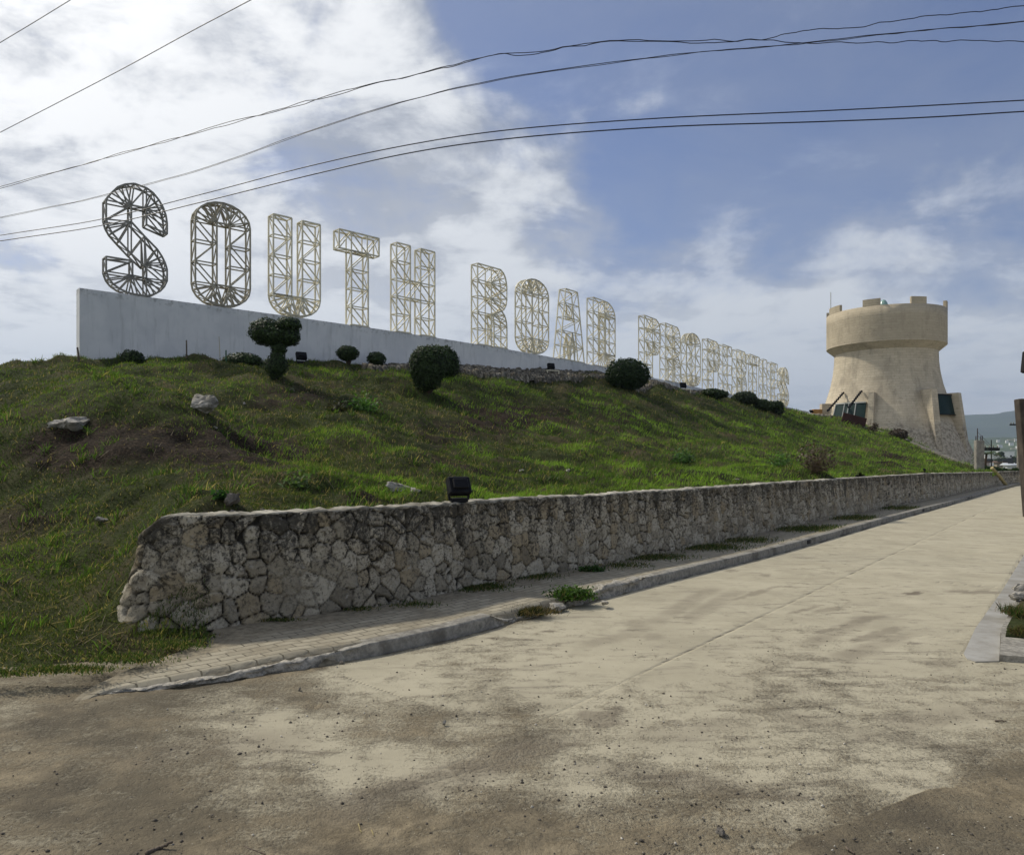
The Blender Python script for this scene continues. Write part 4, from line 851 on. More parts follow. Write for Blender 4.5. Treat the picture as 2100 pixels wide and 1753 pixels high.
    a = rng.uniform(0, 6.28, q); l = rng.uniform(.05, .22, q); ex, ey = bx + np.cos(a)*l, by + np.sin(a)*l; z0, z1 = hill(bx, by) + .015, hill(ex, ey) + rng.uniform(.01, .06, q); wd_ = (.0012 + .00016 * by); sx, sy = -np.sin(a)*wd_, np.cos(a)*wd_; mz = (z0 + z1)/2 + .008
    V3 = np.stack([np.stack([bx-sx, by-sy, z0], 1), np.stack([bx+sx, by+sy, z0], 1), np.stack([(bx+ex)/2+sx, (by+ey)/2+sy, mz], 1), np.stack([ex, ey, z1], 1), np.stack([(bx+ex)/2-sx, (by+ey)/2-sy, mz], 1)], 1).reshape(-1, 3); Q3 = np.arange(5*q).reshape(q, 5); C3 = np.repeat(np.array([.27, .225, .15]) * rng.uniform(.35, 1.1, (q, 1)), 5, 0)
    V2 = np.concatenate([V2, V3]); Q2 = np.concatenate([Q2, Q3 + len(V2) - len(V3)]); C2 = np.concatenate([C2, C3])
    o = mesh('grass', np.concatenate([V, V2]), np.concatenate([Q, Q2 + len(V)]), M_grass, attrs={'col': np.concatenate([C, C2])}); tag(o, 'short patchy green and brown grass covering the hillside', 'grass', kind='stuff')
grass_field()
def verge_grass():
    P = []; 
    def add(u, v, ru, rv, n, z=PAV):
        uu_ = u + ru * rng.normal(size=n) * .5; vv = v + rv * rng.normal(size=n) * .5; g = [G(a, b, z) for a, b in zip(uu_, vv)]
        P.extend(g)
    for a in [(960, 1195+8, 75, 9, 2600), (1080, 1180, 60, 8, 1500), (1330, 1143, 80, 7, 1500), (1450, 1122, 80, 7, 1800), (1530, 1108, 60, 6, 1000), (1650, 1085, 60, 6, 1500), (1750, 1062, 60, 5, 1300), (1850, 1042, 60, 4, 900), (720, 1248, 40, 5, 500), (330, 1298, 50, 8, 1500), (560, 1272, 50, 3, 350), (1280, 1160, 60, 6, 400), (850, 1240, 60, 6, 250), (350, 1322, 60, 10, 1300), (250, 1352, 90, 10, 1300), (120, 1374, 120, 8, 1500), (0, 1382, 90, 7, 700), (400, 1305, 40, 6, 500), (1700, 1082, 60, 5, 500)]: add(*a)
    P = np.array(P); sdw, _ = rw_signed(P[:, 0], P[:, 1]); kd = kerb_dist(P[:, 0], P[:, 1]); P = P[(sdw < .0) & ((kd > .18) | (P[:, 0] < -2.9))]; n = len(P)
    col = np.array([.055, .085, .022]) * rng.uniform(.5, 1.5, (n, 1)); col = np.where(rng.random((n, 1)) < .22, np.array([.22, .18, .09]), col)
    V, Q, C = blades(P, (.02 + .0018*P[:, 1]) * rng.uniform(.5, 1.3, n), .006 + .0005*P[:, 1], col, 1.2)
    tag(mesh('verge_grass', V, Q, M_grass, attrs={'col': C}), 'thin grass and moss creeping over the sidewalk at the wall foot', 'grass', kind='stuff')
verge_grass()
def weed(u, v, ru, rv, hgt, n, label, green=(.06, .12, .02), z=.05, leafy=True):
    c = Vector(G(u, v, z)); k = c.y / F; root = empty('weed_clump', c); tag(root, label, 'weed'); px_ = rng.normal(0, ru*k*.5, n); py_ = rng.normal(0, rv*k*1.3, n); pz = np.abs(rng.normal(0, hgt*.45, n)); P = np.stack([px_, py_, pz], 1)
    colr = np.array(green) * rng.uniform(.5, 1.5, (n, 1))
    if leafy: V, Q, C = leaf_cards(P, np.tile([0, -.3, 1.], (n, 1)), .022, colr, .6, .8); mesh('leaves', V, Q, M_grass, root, attrs={'col': C})
    m = n // 2 if leafy else n; colr = np.where(rng.random((m, 1)) < (.15 if leafy else .45), np.array([.16, .12, .07]), np.array(green) * .8 * rng.uniform(.5, 1.4, (m, 1)))
    P2 = np.stack([rng.normal(0, ru*k*.45, m), rng.normal(0, rv*k*1.2, m), np.zeros(m)], 1); V, Q, C = blades(P2, hgt * rng.uniform(.5, 1.3, m), np.full(m, .006), colr, 1.3); mesh('stems', V, Q, M_grass, root, attrs={'col': C})
weed(1172, 1226, 38, 10, .11, 1900, 'leafy green weed clump growing on the broken kerb', z=.09)
weed(1085, 1258, 50, 12, .08, 1500, 'dark straggly weeds spilling over the broken kerb onto the road', (.028, .042, .015), .04, False)
weed(1215, 1170, 22, 5, .06, 700, 'small green weed patch on the sidewalk near the wall foot', (.04, .09, .02), PAV)
weed(2086, 1262, 18, 16, .10, 900, 'grass tuft on the right hand verge corner, upper one', (.05, .10, .02), .07, False)
weed(2092, 1302, 12, 8, .09, 500, 'grass tuft on the right hand verge corner, lower one', (.10, .12, .04), .07, False)
def hill_weed(u, v, s, n, label, green):
    c = on_hill(u, v); root = empty('weed_clump', c); tag(root, label, 'weed'); k = c.y / F * s
    P = np.stack([rng.normal(0, k*.5, n), rng.normal(0, k*.5, n), np.abs(rng.normal(0, k*.5, n))], 1); V, Q, C = leaf_cards(P, np.tile([0, -.3, 1.], (n, 1)), .03 + c.y*.0012, np.array(green) * rng.uniform(.5, 1.5, (n, 1)), .5, .9); mesh('leaves', V, Q, M_grass, root, attrs={'col': C})
hill_weed(452, 1022, 13, 240, 'broad leaved green weed beside the dark boulder above the wall', (.03, .075, .02))
hill_weed(1400, 950, 22, 500, 'sprawling leafy weed on the slope above the retaining wall, left of the dried bush', (.07, .14, .04))
hill_weed(690, 845, 20, 300, 'low dark brown and green weed clump on the slope below the mushroom topiary', (.05, .05, .025))
hill_weed(745, 845, 30, 500, 'bright green leafy weed patch on the slope below the mushroom topiary', (.08, .17, .035))
hill_weed(610, 1000, 30, 160, 'sparse weed with thin stems on the slope above the wall', (.08, .13, .04))
hill_weed(1600, 955, 24, 300, 'leafy green weeds left of the dried bush near the wall top', (.08, .16, .04))
hill_weed(275, 738, 14, 60, 'wispy seedling beside the small round bush at the wall end', (.05, .06, .03))

# ------------------------------------------------------------------ stone bank below the white wall
def stone_bank():
    u0 = np.linspace(742, 1705, 900); rows = 26; Uw = UC + F * wall_c[:, 0] / wall_c[:, 1]; wy = np.interp(u0, Uw, wall_c[:, 1]); wy = np.where(u0 > Uw[-1], wall_c[-1, 1], wy)
    V = []; cr = []; sid = []; S = np.interp(u0, Uw, wall_s) + np.maximum(0, u0 - Uw[-1]) * .055
    for j in range(rows):
        t = j / (rows - 1); y = wy - 2.6 + 2.62 * t; x = (u0 - UC) / F * y; z = hill(x, y, False) + .10 * sstep(u0, 742, 860); f1, e, ids, _, _ = stones(S * .62, np.full(len(S), t * 1.6), .24, 200)
        c = 1 - sstep(e, .01, .04); z = z + .10 * sstep(e, 0, .07) * (.4 + lattice(ids[:, 0], ids[:, 1], 201)) + .14 * (vn(S * 1.0, S*0 + t*6, 2.5, 202, 3) - .5) - .25 * (1 - sstep(t, 0, .12)) ; V.append(np.stack([x, y, z], 1)); cr.append(c)
        sid.append(np.stack([lattice(ids[:, 0], ids[:, 1], 90 + q) for q in range(3)], 1))
    n = len(u0); idx = np.arange(n * rows).reshape(rows, n); Q = np.stack([idx[:-1, :-1], idx[:-1, 1:], idx[1:, 1:], idx[1:, :-1]], -1).reshape(-1, 4)
    tag(mesh('stone_bank', np.concatenate(V), Q, M_stone, smooth=False, attrs={'crack': np.concatenate(cr) * .8, 'sid': np.concatenate(sid), 'hz': np.full(n*rows, .95)}), 'sloping bank of grouted rubble stones at the foot of the white wall', 'stone bank')
stone_bank()
# grey coping wall that runs down the slope in front of the tower to the concrete column
def boundary_wall():
    pts = [W3(1690, 853, 84.5), W3(1779, 876, 80.5), W3(1827, 889, 77.0), W3(1852, 898, 74), W3(1900, 918, 66), W3(1950, 938, 58), W3(2003, 959, 51.0)]
    C, S = resample(catmull(pts, 8), .5); T_ = np.gradient(C[:, :2], axis=0); T_ /= np.linalg.norm(T_, axis=1)[:, None]; Nn = np.stack([-T_[:, 1], T_[:, 0]], 1); V = []
    j = .05 * (vn(S, S*0, 1.5, 300, 3) - .5); bot = np.minimum(hill(C[:, 0], C[:, 1]) - .8, C[:, 2] - .9)
    for o_, z in ((-.15, bot), (-.15, C[:, 2] - .03 + j), (-.12, C[:, 2] + j), (.12, C[:, 2] + j), (.15, C[:, 2] - .03 + j), (.15, bot)): V.append(np.stack([C[:, 0] + Nn[:, 0]*o_, C[:, 1] + Nn[:, 1]*o_, z], 1))
    V = np.concatenate(V); n = len(C); idx = np.arange(n*6).reshape(6, n); Q = [tuple(q) for q in np.stack([idx[:-1, :-1], idx[:-1, 1:], idx[1:, 1:], idx[1:, :-1]], -1).reshape(-1, 4)] + [tuple(idx[::-1, 0]), tuple(idx[:, -1])]
    tag(mesh('boundary_wall', V, Q, simple('stained_grey_concrete', (.17, .16, .14), (.08, .075, .065), 2.5, .9, .2, 0, .6)), 'low grey concrete wall running down the slope in front of the tower', 'wall')
boundary_wall()

# ------------------------------------------------------------------ floodlights
def floodlight(u, v, h_px, rz, tilt, label, stand=0.0, loc=None):
    base = loc or on_hill(u, v); k = base.y / F; s = h_px * k / .40; root = empty('floodlight', base, rz); tag(root, label, 'floodlight', 'black floodlights aimed at the letters')
    hz = stand + .20 * s; rot = Matrix.Rotation(tilt, 3, 'X'); f = MB()
    f.box((-.18*s, -.07*s, -.13*s), (.18*s, .07*s, .15*s), rot, (0, 0, hz + .03*s), bev=.02*s); f.box((-.12*s, -.12*s, -.07*s), (.12*s, -.07*s, .09*s), rot, (0, 0, hz + .03*s), bev=.012*s)
    f.build('housing', M_black, root)
    g = MB(); g.box((-.15*s, .068*s, -.10*s), (.15*s, .076*s, .12*s), rot, (0, 0, hz + .03*s)); g.build('lens', M_lens, root)
    g = MB(); g.box((-.13*s, -.06*s, stand), (.13*s, .06*s, stand + .06*s), None); g.bar((-.15*s, 0, stand + .03*s), (-.17*s, 0, hz), .03*s); g.bar((.15*s, 0, stand + .03*s), (.17*s, 0, hz), .03*s); g.build('bracket', M_black, root)
    if stand > .05:
        g = MB()
        for a in (-1, 1):
            for b in (-1, 1): g.bar((a*.3*s, b*.25*s, -.15), (a*.3*s, b*.25*s, stand), .04*s)
            g.bar((a*.3*s, -.25*s, stand), (a*.3*s, .25*s, stand), .04*s); g.bar((-.3*s, a*.25*s, stand), (.3*s, a*.25*s, stand), .04*s)
        g.build('stand', M_cream, root)
    return root
gp = G(940, 1212, PAV); rr_ = rw_signed(np.array([0.]), np.array([0.]))
k = int(np.argmin(np.abs(UC + F*rw[:, 0]/rw[:, 1] - 938))); q = rw[k]
floodlight(0, 0, 54, R_(25), R_(-28), 'large black floodlight standing on top of the stone retaining wall', loc=Vector((q[0] + .05, q[1] + .16, 1.15)))
floodlight(618, 746, 24, R_(30), R_(-30), 'black floodlight box on the crest between the cloud topiary and the mushroom topiary')
floodlight(1130, 766, 17, R_(20), R_(-20), 'black spotlight on a cream metal stand under the letter O of ROAD', stand=.42)
floodlight(1401, 797, 15, R_(20), R_(-20), 'black spotlight on the crest below the letter O of PROPERTIES', stand=.12)
floodlight(1664, 850, 9, R_(20), R_(-40), 'tiny black spotlight on the crest between the last letter and the tower', stand=.15)
floodlight(1896, 971, 9, R_(60), R_(-40), 'small tilted black spotlight on the lower slope in front of the tower')

# ------------------------------------------------------------------ rocks
def rock(name, pos, sx, sy, sz, mat, label, seed, rz=0, flat=.3, sub=3, group=None):
    import bmesh
    bm = bmesh.new(); bmesh.ops.create_icosphere(bm, subdivisions=sub, radius=1.0); rs = random.Random(seed)
    planes = [(Vector((rs.gauss(0, 1), rs.gauss(0, 1), rs.gauss(0, 1))).normalized(), rs.uniform(.42, .85)) for _ in range(13)]
    for v in bm.verts:
        c = v.co.copy()
        for n_, d_ in planes:
            e = c.dot(n_) - d_
            if e > 0: c -= n_ * e
        k = 1 + .60 * (float(vn(c.x*2 + seed, c.y*2 + c.z*3, 1, seed, 3)) - .5) + .28 * (float(vn(c.x*6, c.y*7 + c.z*8, 1, seed + 5, 2)) - .5)
        c *= k; v.co = Vector((c.x*sx, c.y*sy, c.z*sz))
    me = bpy.data.meshes.new(name); bm.to_mesh(me); bm.free(); me.materials.append(mat); o = bpy.data.objects.new(name, me); COL.objects.link(o); o.location = pos; o.rotation_euler = (rs.uniform(-.2, .2), rs.uniform(-.2, .2), rz)
    tag(o, label, 'rock', group); return o
def hrock(u, v, w, h, mat, label, seed, sink=.38, sub=4):
    b = on_hill(u, v); k = b.y / F; rock('rock', b + Vector((0, .1*w*k, h*k*(.5 - sink))), w*k*.58, w*k*.45, h*k*.62, mat, label, seed, seed, sub=sub, group='loose rocks on the hillside')
hrock(410, 838, 66, 46, M_rock, 'large angular pale grey boulder on the shoulder of the mound', 3)
hrock(143, 878, 72, 34, M_rock, 'flat jagged grey boulder jutting from the soil scar on the left mound', 57)
hrock(474, 1037, 38, 34, M_rockd, 'dark upright boulder on the grass just above the wall corner', 8, sink=.15)
hrock(475, 1052, 24, 10, M_rockd, 'low brown rock below the dark upright boulder', 11)
hrock(538, 1050, 18, 10, M_rockd, 'small brown rock on the wall edge, left one of a pair', 12)
hrock(559, 1049, 16, 10, M_rockd, 'small brown rock on the wall edge, right one of a pair', 14)
hrock(815, 1006, 52, 20, M_rock, 'broken slab of pale rubble lying left of the large floodlight', 16)
hrock(850, 1008, 30, 12, M_rock, 'white stone beside the broken slab near the large floodlight', 18)
hrock(212, 1070, 28, 14, M_rock, 'flat pale stone half buried in the lower left grass slope', 20)
hrock(1070, 967, 12, 7, M_rock, 'small white stone on the slope right of the large floodlight, left of two', 22, sub=2)
hrock(1164, 967, 14, 8, M_rock, 'small white stone on the slope above the wall, right of two', 24, sub=2)
hrock(442, 880, 12, 8, M_rock, 'small grey stone just under the large pale boulder', 26, sub=2)
hrock(598, 802, 14, 9, M_rockd, 'small reddish stone beneath the cloud shaped topiary', 28, sub=2)
hrock(1510, 984, 14, 5, M_rock, 'flat white stone on the wall edge left of the dried bush', 30, sub=2)
hrock(1345, 975, 9, 5, M_rock, 'tiny white stone on the slope, middle of the wall', 31, sub=2)
hrock(500, 828, 9, 6, M_rock, 'little pale stone on the slope right of the large boulder', 33, sub=2)
def grock(u, v, w, h, mat, label, seed, z=0.0, sub=3):
    b = Vector(G(u, v, z)); k = b.y / F; rock('rock', b + Vector((0, 0, h*k*.35)), w*k*.55, w*k*.45, h*k*.6, mat, label, seed, seed, sub=sub, group='loose stones on the ground')
grock(346, 1322, 18, 18, simple('buff_rock', (.42, .35, .27), (.22, .18, .13), 14, .95, .2, 0, .8), 'buff stone lying at the grass edge below the wall corner', 41, .03, 3)
grock(1476, 1710, 24, 20, M_rockd, 'dark rounded stone on the dirt at the lower right', 42, 0, 3)
grock(911, 1487, 11, 12, M_rock, 'small pale stone on the dirt patch in the middle of the road', 43)
grock(700, 1361, 12, 8, M_rockd, 'dark clod on the dirt beside the kerb, above the pale slab', 44)
grock(614, 1417, 9, 9, M_rockd, 'little dark clod on the dirt left of the pale slab', 45)
grock(2090, 1212, 34, 20, M_rock, 'pale rock on the right hand verge, upper one', 46, .1, 3)
grock(2086, 1228, 34, 16, M_rock, 'pale flat rock on the right hand verge, lower one', 47, .08, 3)
grock(1240, 1238, 26, 10, M_kerb if False else M_rock, 'broken lump of kerb concrete beside the leafy weeds', 48, .05, 3)
grock(1140, 1247, 44, 14, M_rock, 'broken kerb fragment between the two weed clumps', 49, .03, 3)
grock(1287, 1737, 9, 7, M_rockd, 'tiny dark pebble near the bottom edge of the dirt', 50) if False else None
# grit, pebbles and leaf litter: far too many to count
def debris():
    import itertools
    n = 5200; uu_ = rng.uniform(-20, 2120, n); vv = 1290 + 470 * rng.random(n) ** .8; X, Y, _ = np.array([G(a, b) for a, b in zip(uu_, vv)]).T; kd = kerb_dist(X, Y); ok = (kd < -.02) & (rng.random(n) < np.clip(vn(X, Y, 1.6, 400, 2) * 2.2 - .6, .04, 1)); X, Y = X[ok], Y[ok]; n = len(X)
    s = .0032 + .010 * rng.random(n) ** 5; oc = np.array([(1, 0, 0), (0, 1, 0), (-1, 0, 0), (0, -1, 0), (0, 0, .7), (0, 0, -.5)]); Fo = np.array([(0, 1, 4), (1, 2, 4), (2, 3, 4), (3, 0, 4), (1, 0, 5), (2, 1, 5), (3, 2, 5), (0, 3, 5)])
    V = oc[None] * s[:, None, None] * rng.uniform(.6, 1.4, (n, 6, 1)); a = rng.uniform(0, 6.28, n); ca, sa = np.cos(a)[:, None], np.sin(a)[:, None]; V = np.stack([V[..., 0]*ca - V[..., 1]*sa*.7, V[..., 0]*sa + V[..., 1]*ca*.7, V[..., 2]], -1)
    V += np.stack([X, Y, np.full(n, .002)], 1)[:, None]; Q = (Fo[None] + 6 * np.arange(n)[:, None, None]).reshape(-1, 3); c = np.where(rng.random((n, 1)) < .22, [[.42, .39, .33]], [[.11, .095, .075]]) * rng.uniform(.5, 1.3, (n, 1))
    m = bpy.data.materials.new('pebbles'); m.use_nodes = True; T = NT(m.node_tree); p = T.n('ShaderNodeBsdfPrincipled', {'Base Color': T.attr('col')[0], 'Roughness': .95}); T.n('ShaderNodeOutputMaterial', {'Surface': p.outputs[0]})
    tag(mesh('gravel', V.reshape(-1, 3), Q, m, attrs={'col': np.repeat(c, 6, 0)}), 'scattered pebbles and grit over the dirt and concrete', 'gravel', kind='stuff')
debris()
def stick(pts, r, label, mat=M_wood, seg=10):
    P = catmull([G(*p) if len(p) == 2 else G(p[0], p[1], p[2]) for p in pts], seg); rs = np.random.default_rng(int(pts[0][0])); P = P + rs.normal(0, r*.25, P.shape); P[:, 2] += r; f = MB(); f.tube([tuple(p) for p in P], r, 7, r*.6); tag(f.build('stick', mat, None, True), label, 'stick')
stick([(300, 1752), (325, 1742), (352, 1731, .02)], .009, 'crooked dry stick on the dirt at the bottom edge')
stick([(500, 1736), (520, 1745), (545, 1752)], .004, 'thin pale twig on the dirt, right of the crooked stick')
stick([(735, 1690), (741, 1708)], .003, 'short pale straw standing out on the dark dirt, left of two', M_bamboo)
stick([(762, 1702), (766, 1713)], .003, 'short pale straw standing out on the dark dirt, right of two', M_bamboo)
stick([(2040, 1479), (2062, 1480)], .006, 'short dark stick on the road near the right edge')
stick([(1735, 1740), (1752, 1752)], .006, 'dry curled twig at the bottom edge of the dirt')

# ------------------------------------------------------------------ stakes on the crest
def stake(u, v, hp, lean, mat, label, r=.025):
    b = on_hill(u, v); k = b.y / F; f = MB(); f.tube([(0, 0, -.3), (lean*k, 0, hp*k*.5), (lean*2*k, 0, hp*k)], r, 6, r*.85); o = f.build('stake', mat, None); o.location = b; tag(o, label, 'stake')
stake(163, 742, 28, -2.2, M_wood, 'dark leaning wooden stake left of the white wall end', .03)
stake(383, 735, 36, -.3, M_wood, 'grey wooden stake in the weeds in front of the white wall')
stake(463.5, 735, 24, 0, M_greenpaint, 'short green painted post beside the low bush mound', .025)
stake(452, 735, 50, -1.5, M_bamboo, 'thin dry plant stalk rising between the two posts', .009)

# ------------------------------------------------------------------ right hand side: gutter, verge kerb, posts
def slab(name, pts, z0, z1, mat, kind='structure', label=None, cat=None, attrs=True):
    P = [G(*p) for p in pts]; n = len(P); V = [(p[0], p[1], z0) for p in P] + [(p[0], p[1], z1) for p in P]; Fc = [tuple(range(n, 2*n))] + [(i, (i+1) % n, n+(i+1) % n, n+i) for i in range(n)]
    # consistent winding
    o = mesh(name, V, Fc, mat, attrs={'broken': np.full(2*n, .3)}); 
    if kind: tag(o, kind=kind)
    else: tag(o, label, cat)
    return o
M_gut = simple('smooth_gutter_concrete', (.36, .35, .32), (.24, .225, .19), 3, .7, .3)
slab('gutter', [(1976, 1342), (1983, 1352), (2000, 1358), (2049, 1357), (2051, 1320), (2052, 1300), (2075, 1254), (2110, 1190), (2180, 1100), (2130, 1100), (2099, 1140), (2055, 1212), (2000, 1290)], -.03, .009, M_gut)
slab('verge_kerb', [(2050, 1356), (2200, 1366), (2300, 1250), (2240, 1110), (2170, 1110), (2110, 1195), (2078, 1252), (2054, 1298)], -.03, .055, M_kerb)
slab('verge', [(2062, 1318), (2200, 1330), (2300, 1250), (2240, 1120), (2180, 1120), (2125, 1190), (2090, 1250), (2066, 1298)], .04, .07, M_terrain)
# concrete column with stub of rebar beside the tower
def column(u, v0, v1, wpx, Y, name, mat, label, cat, lean=0.0, rebar=True, chamfer=.03):
    b = Vector(((u - UC) / F * Y, Y, 0)); hgt = H + (VH - v0) / F * Y; w_ = wpx / F * Y; root = empty(name, b, R_(-14)); tag(root, label, cat); f = MB()
    sh = Matrix(((1, 0, lean), (0, 1, 0), (0, 0, 1))); f.box((-w_/2, -w_/2, -.05), (w_/2, w_/2, hgt), sh, (0, 0, 0), bev=chamfer); f.build('shaft', mat, root)
    if rebar:
        g = MB()
        for a in (-.3, .3):
            for c in (-.3, .3): g.bar((a*w_, c*w_, hgt - .1), (a*w_, c*w_, hgt + .3 + .2*(a > 0) * 0 + (.5 if a < 0 and c < 0 else 0)), .04)
        g.build('rebar', M_rust, root)
    return root
column(2008, 903, 965, 15, 50, 'concrete_column', M_conc, 'unfinished square concrete column with rebar at the end of the hill', 'column')
column(2118, 818, 1010, 27, 22, 'concrete_post', M_darkconc, 'thick dark stained concrete post at the right edge of the road', 'post', lean=-.067, rebar=False, chamfer=.015)
r_ = empty('floodlight', W3(2110, 742, 14)); tag(r_, 'black floodlight high up at the right hand edge on its own pole', 'floodlight'); r_.rotation_euler.z = .2
f = MB(); f.box((-.085, -.08, -.21), (.10, .10, .20), Matrix.Rotation(.12, 3, 'Y'), (0, 0, 0), bev=.02); f.build('housing', M_black, r_)
f = MB(); f.tube([(-.07, -.1, .1), (-.12, -.1, 0), (-.07, -.1, -.15), (-.03, -.1, -.25)], .012, 6); f.build('cable', M_black, r_)
f = MB(); f.tube([(.22, .05, -r_.location.z), (.22, .05, .3)], .05, 10); f.bar((.22, .05, 0), (.05, 0, 0), .03); f.build('pole', M_frame, r_)
# leaning bamboo pole
a_, b_ = Vector(W3(2034, 959, 47.0)), Vector(W3(2065, 991.5, 47.5)); b_.z = .05; f = MB(); f.tube([a_, a_.lerp(b_, .5) + Vector((.02, 0, .03)), b_], .10, 8); 
for t in (.2, .4, .6, .8): f.tube([a_.lerp(b_, t - .008), a_.lerp(b_, t + .008)], .115, 8)
tag(f.build('leaning_pole', M_bamboo, None), 'yellow bamboo pole leaning on the far end of the retaining wall', 'pole')
# red sheet, orange panel by the tower entrance
p = on_hill(1776, 882); o = MB().box((-1.3, -.05, -.2), (1.3, .05, 1.25), Matrix.Rotation(.25, 3, 'Y'), bev=.01).build('rusty_sheet', M_rust, None); o.location = (p.x - .9, p.y + 1.2, p.z + .35); tag(o, 'rusty red metal sheet fence leaning below the left tower window', 'metal sheet')
p = on_hill(1695, 853); f = MB(); f.box((-.55, -.3, -.3), (.55, .3, .75), None, bev=.05); o = f.build('stone_plinth', M_ply, None); o.location = (p.x + .2, p.y + 3.2, p.z + .2); tag(o, 'low orange painted block on the crest between the spotlight and the tower', 'block')

# ------------------------------------------------------------------ overhead wires
def wire(pts, z, r, label, n=10, wob=0.0, seed=0, group='overhead cables'):
    P = []
    for u, v in pts:
        Y = F * (z - H) / (VH - v); P.append(((u - UC) / F * Y, Y, z))
    a = np.array(P[0]) * 2 - np.array(P[1]); b = np.array(P[-1]) * 2 - np.array(P[-2]); P = [tuple(a * 1 + (a - np.array(P[0])) * 1.5)] + P + [tuple(b + (b - np.array(P[-1])) * 2)]
    C = catmull(P, n)
    if wob: s = np.arange(len(C)); C[:, 2] += wob * (vn(s * .35, s*0 + seed, 1, seed, 2) - .5)
    f = MB(); f.tube([tuple(p) for p in C], r, 6); tag(f.build('power_line', M_wire, None, True), label, 'cable', group)
wire([(0,494.5),(206,463),(420,413),(630,361),(840,314),(1050,284),(1350,261),(1680,250),(1900,241),(2100,229)], 9.0, .0135, 'thick black cable, lower of the close pair crossing the whole sky')
wire([(0,483),(206,450),(420,397),(630,342),(840,297),(1050,266),(1350,243),(1680,228),(1900,217),(2100,206)], 9.25, .0125, 'thick black cable, upper of the close pair crossing the whole sky')
wire([(0,446),(206,402),(420,344),(630,270),(840,205),(1050,157),(1350,116),(1550,98),(1700,82),(1900,62),(2100,44)], 10.0, .0075, 'thin cable that crosses the twisted wires from below, rising to the right', wob=.03, seed=2)
wire([(0,383),(150,343),(320,294),(470,255),(600,216),(740,181),(880,146),(1000,117),(1100,107),(1250,85),(1450,84),(1560,82),(1640,64),(1740,60),(1850,40),(1980,25),(2100,14)], 10.6, .0085, 'wavy twisted wire that climbs to the top right corner', wob=.08, seed=3)
wire([(0,386),(150,345),(320,297),(470,252),(600,219),(740,177),(880,149),(1000,115),(1100,110),(1250,86),(1450,88),(1560,83),(1650,89),(1800,87),(1900,86),(2000,82),(2100,85)], 10.58, .0085, 'wavy twisted wire that levels off below the others at the right edge', wob=.08, seed=5)
wire([(0,448),(206,404),(420,346),(630,273),(840,207),(1050,160),(1350,118),(1550,99),(1700,84),(1900,64),(2100,46)], 10.02, .0065, 'thin wire wound round the rising thin cable', wob=.06, seed=8)
wire([(0, 272), (130, 205), (260, 137), (390, 66), (515, 0)], 9.5, .008, 'single wire crossing the upper left sky steeply, longer one')
wire([(0, 88), (70, 46), (145, 0)], 9.5, .007, 'single wire cutting the top left corner of the sky')

# ------------------------------------------------------------------ far town, trees and mountains
def mountains():
    def ridge(name, Y0, prof, depth, col1, col2, seed, base=-5):
        us = np.linspace(1500, 2700, 260); n = 40; V = []
        top = np.interp(us, [p[0] for p in prof], [p[1] for p in prof]) + 5 * (vn(us, us*0, .05, seed, 4) - .5)
        zt = H + (VH - top) / F * Y0; xs = (us - UC) / F * Y0
        for j in range(n):
            t = j / (n - 1); y = Y0 - depth * (1 - t); z = base + (zt - base) * sstep(t, 0, 1) ** .9; z = z * (1 + .22 * (vn(xs / 260, np.full(len(xs), y / 260), 1, seed + 3, 4) - .5) * (1 - t) * 2 * (t > 0))
            V.append(np.stack([xs, np.full(len(xs), y), z], 1))
        V.append(np.stack([xs, np.full(len(xs), Y0 + depth), np.full(len(xs), base)], 1)); n += 1
        m = len(us); idx = np.arange(n*m).reshape(n, m); Q = np.stack([idx[:-1, :-1], idx[:-1, 1:], idx[1:, 1:], idx[1:, :-1]], -1).reshape(-1, 4)
        tag(mesh(name, np.concatenate(V), Q, simple(name + '_green', col1, col2, .006, .95, .1, 0, .0), smooth=True), kind='structure')
    ridge('mountains', 5200, [(1500, 880), (1900, 868), (1960, 852), (2000, 850), (2040, 848), (2090, 842), (2200, 850), (2700, 870)], 2200, (.05, .075, .03), (.03, .05, .02), 500)
    ridge('foothills', 2600, [(1500, 930), (1980, 905), (2010, 899), (2060, 900), (2120, 893), (2700, 915)], 1500, (.09, .12, .05), (.05, .07, .03), 520)
mountains()
def foot_Y(u, v):
    ys = np.linspace(1150, 2550, 200); x = (u - UC) / F * ys; t = (ys - 1100) / 1500; top = H + (VH - 898) / F * 2600; z = -5 + (top + 5) * sstep(t, 0, 1) ** .9; ray = H + (VH - v) / F * ys
    k = np.argmax(z + 4 >= ray); return float(ys[k] if (z + 4 >= ray).any() else 2400)
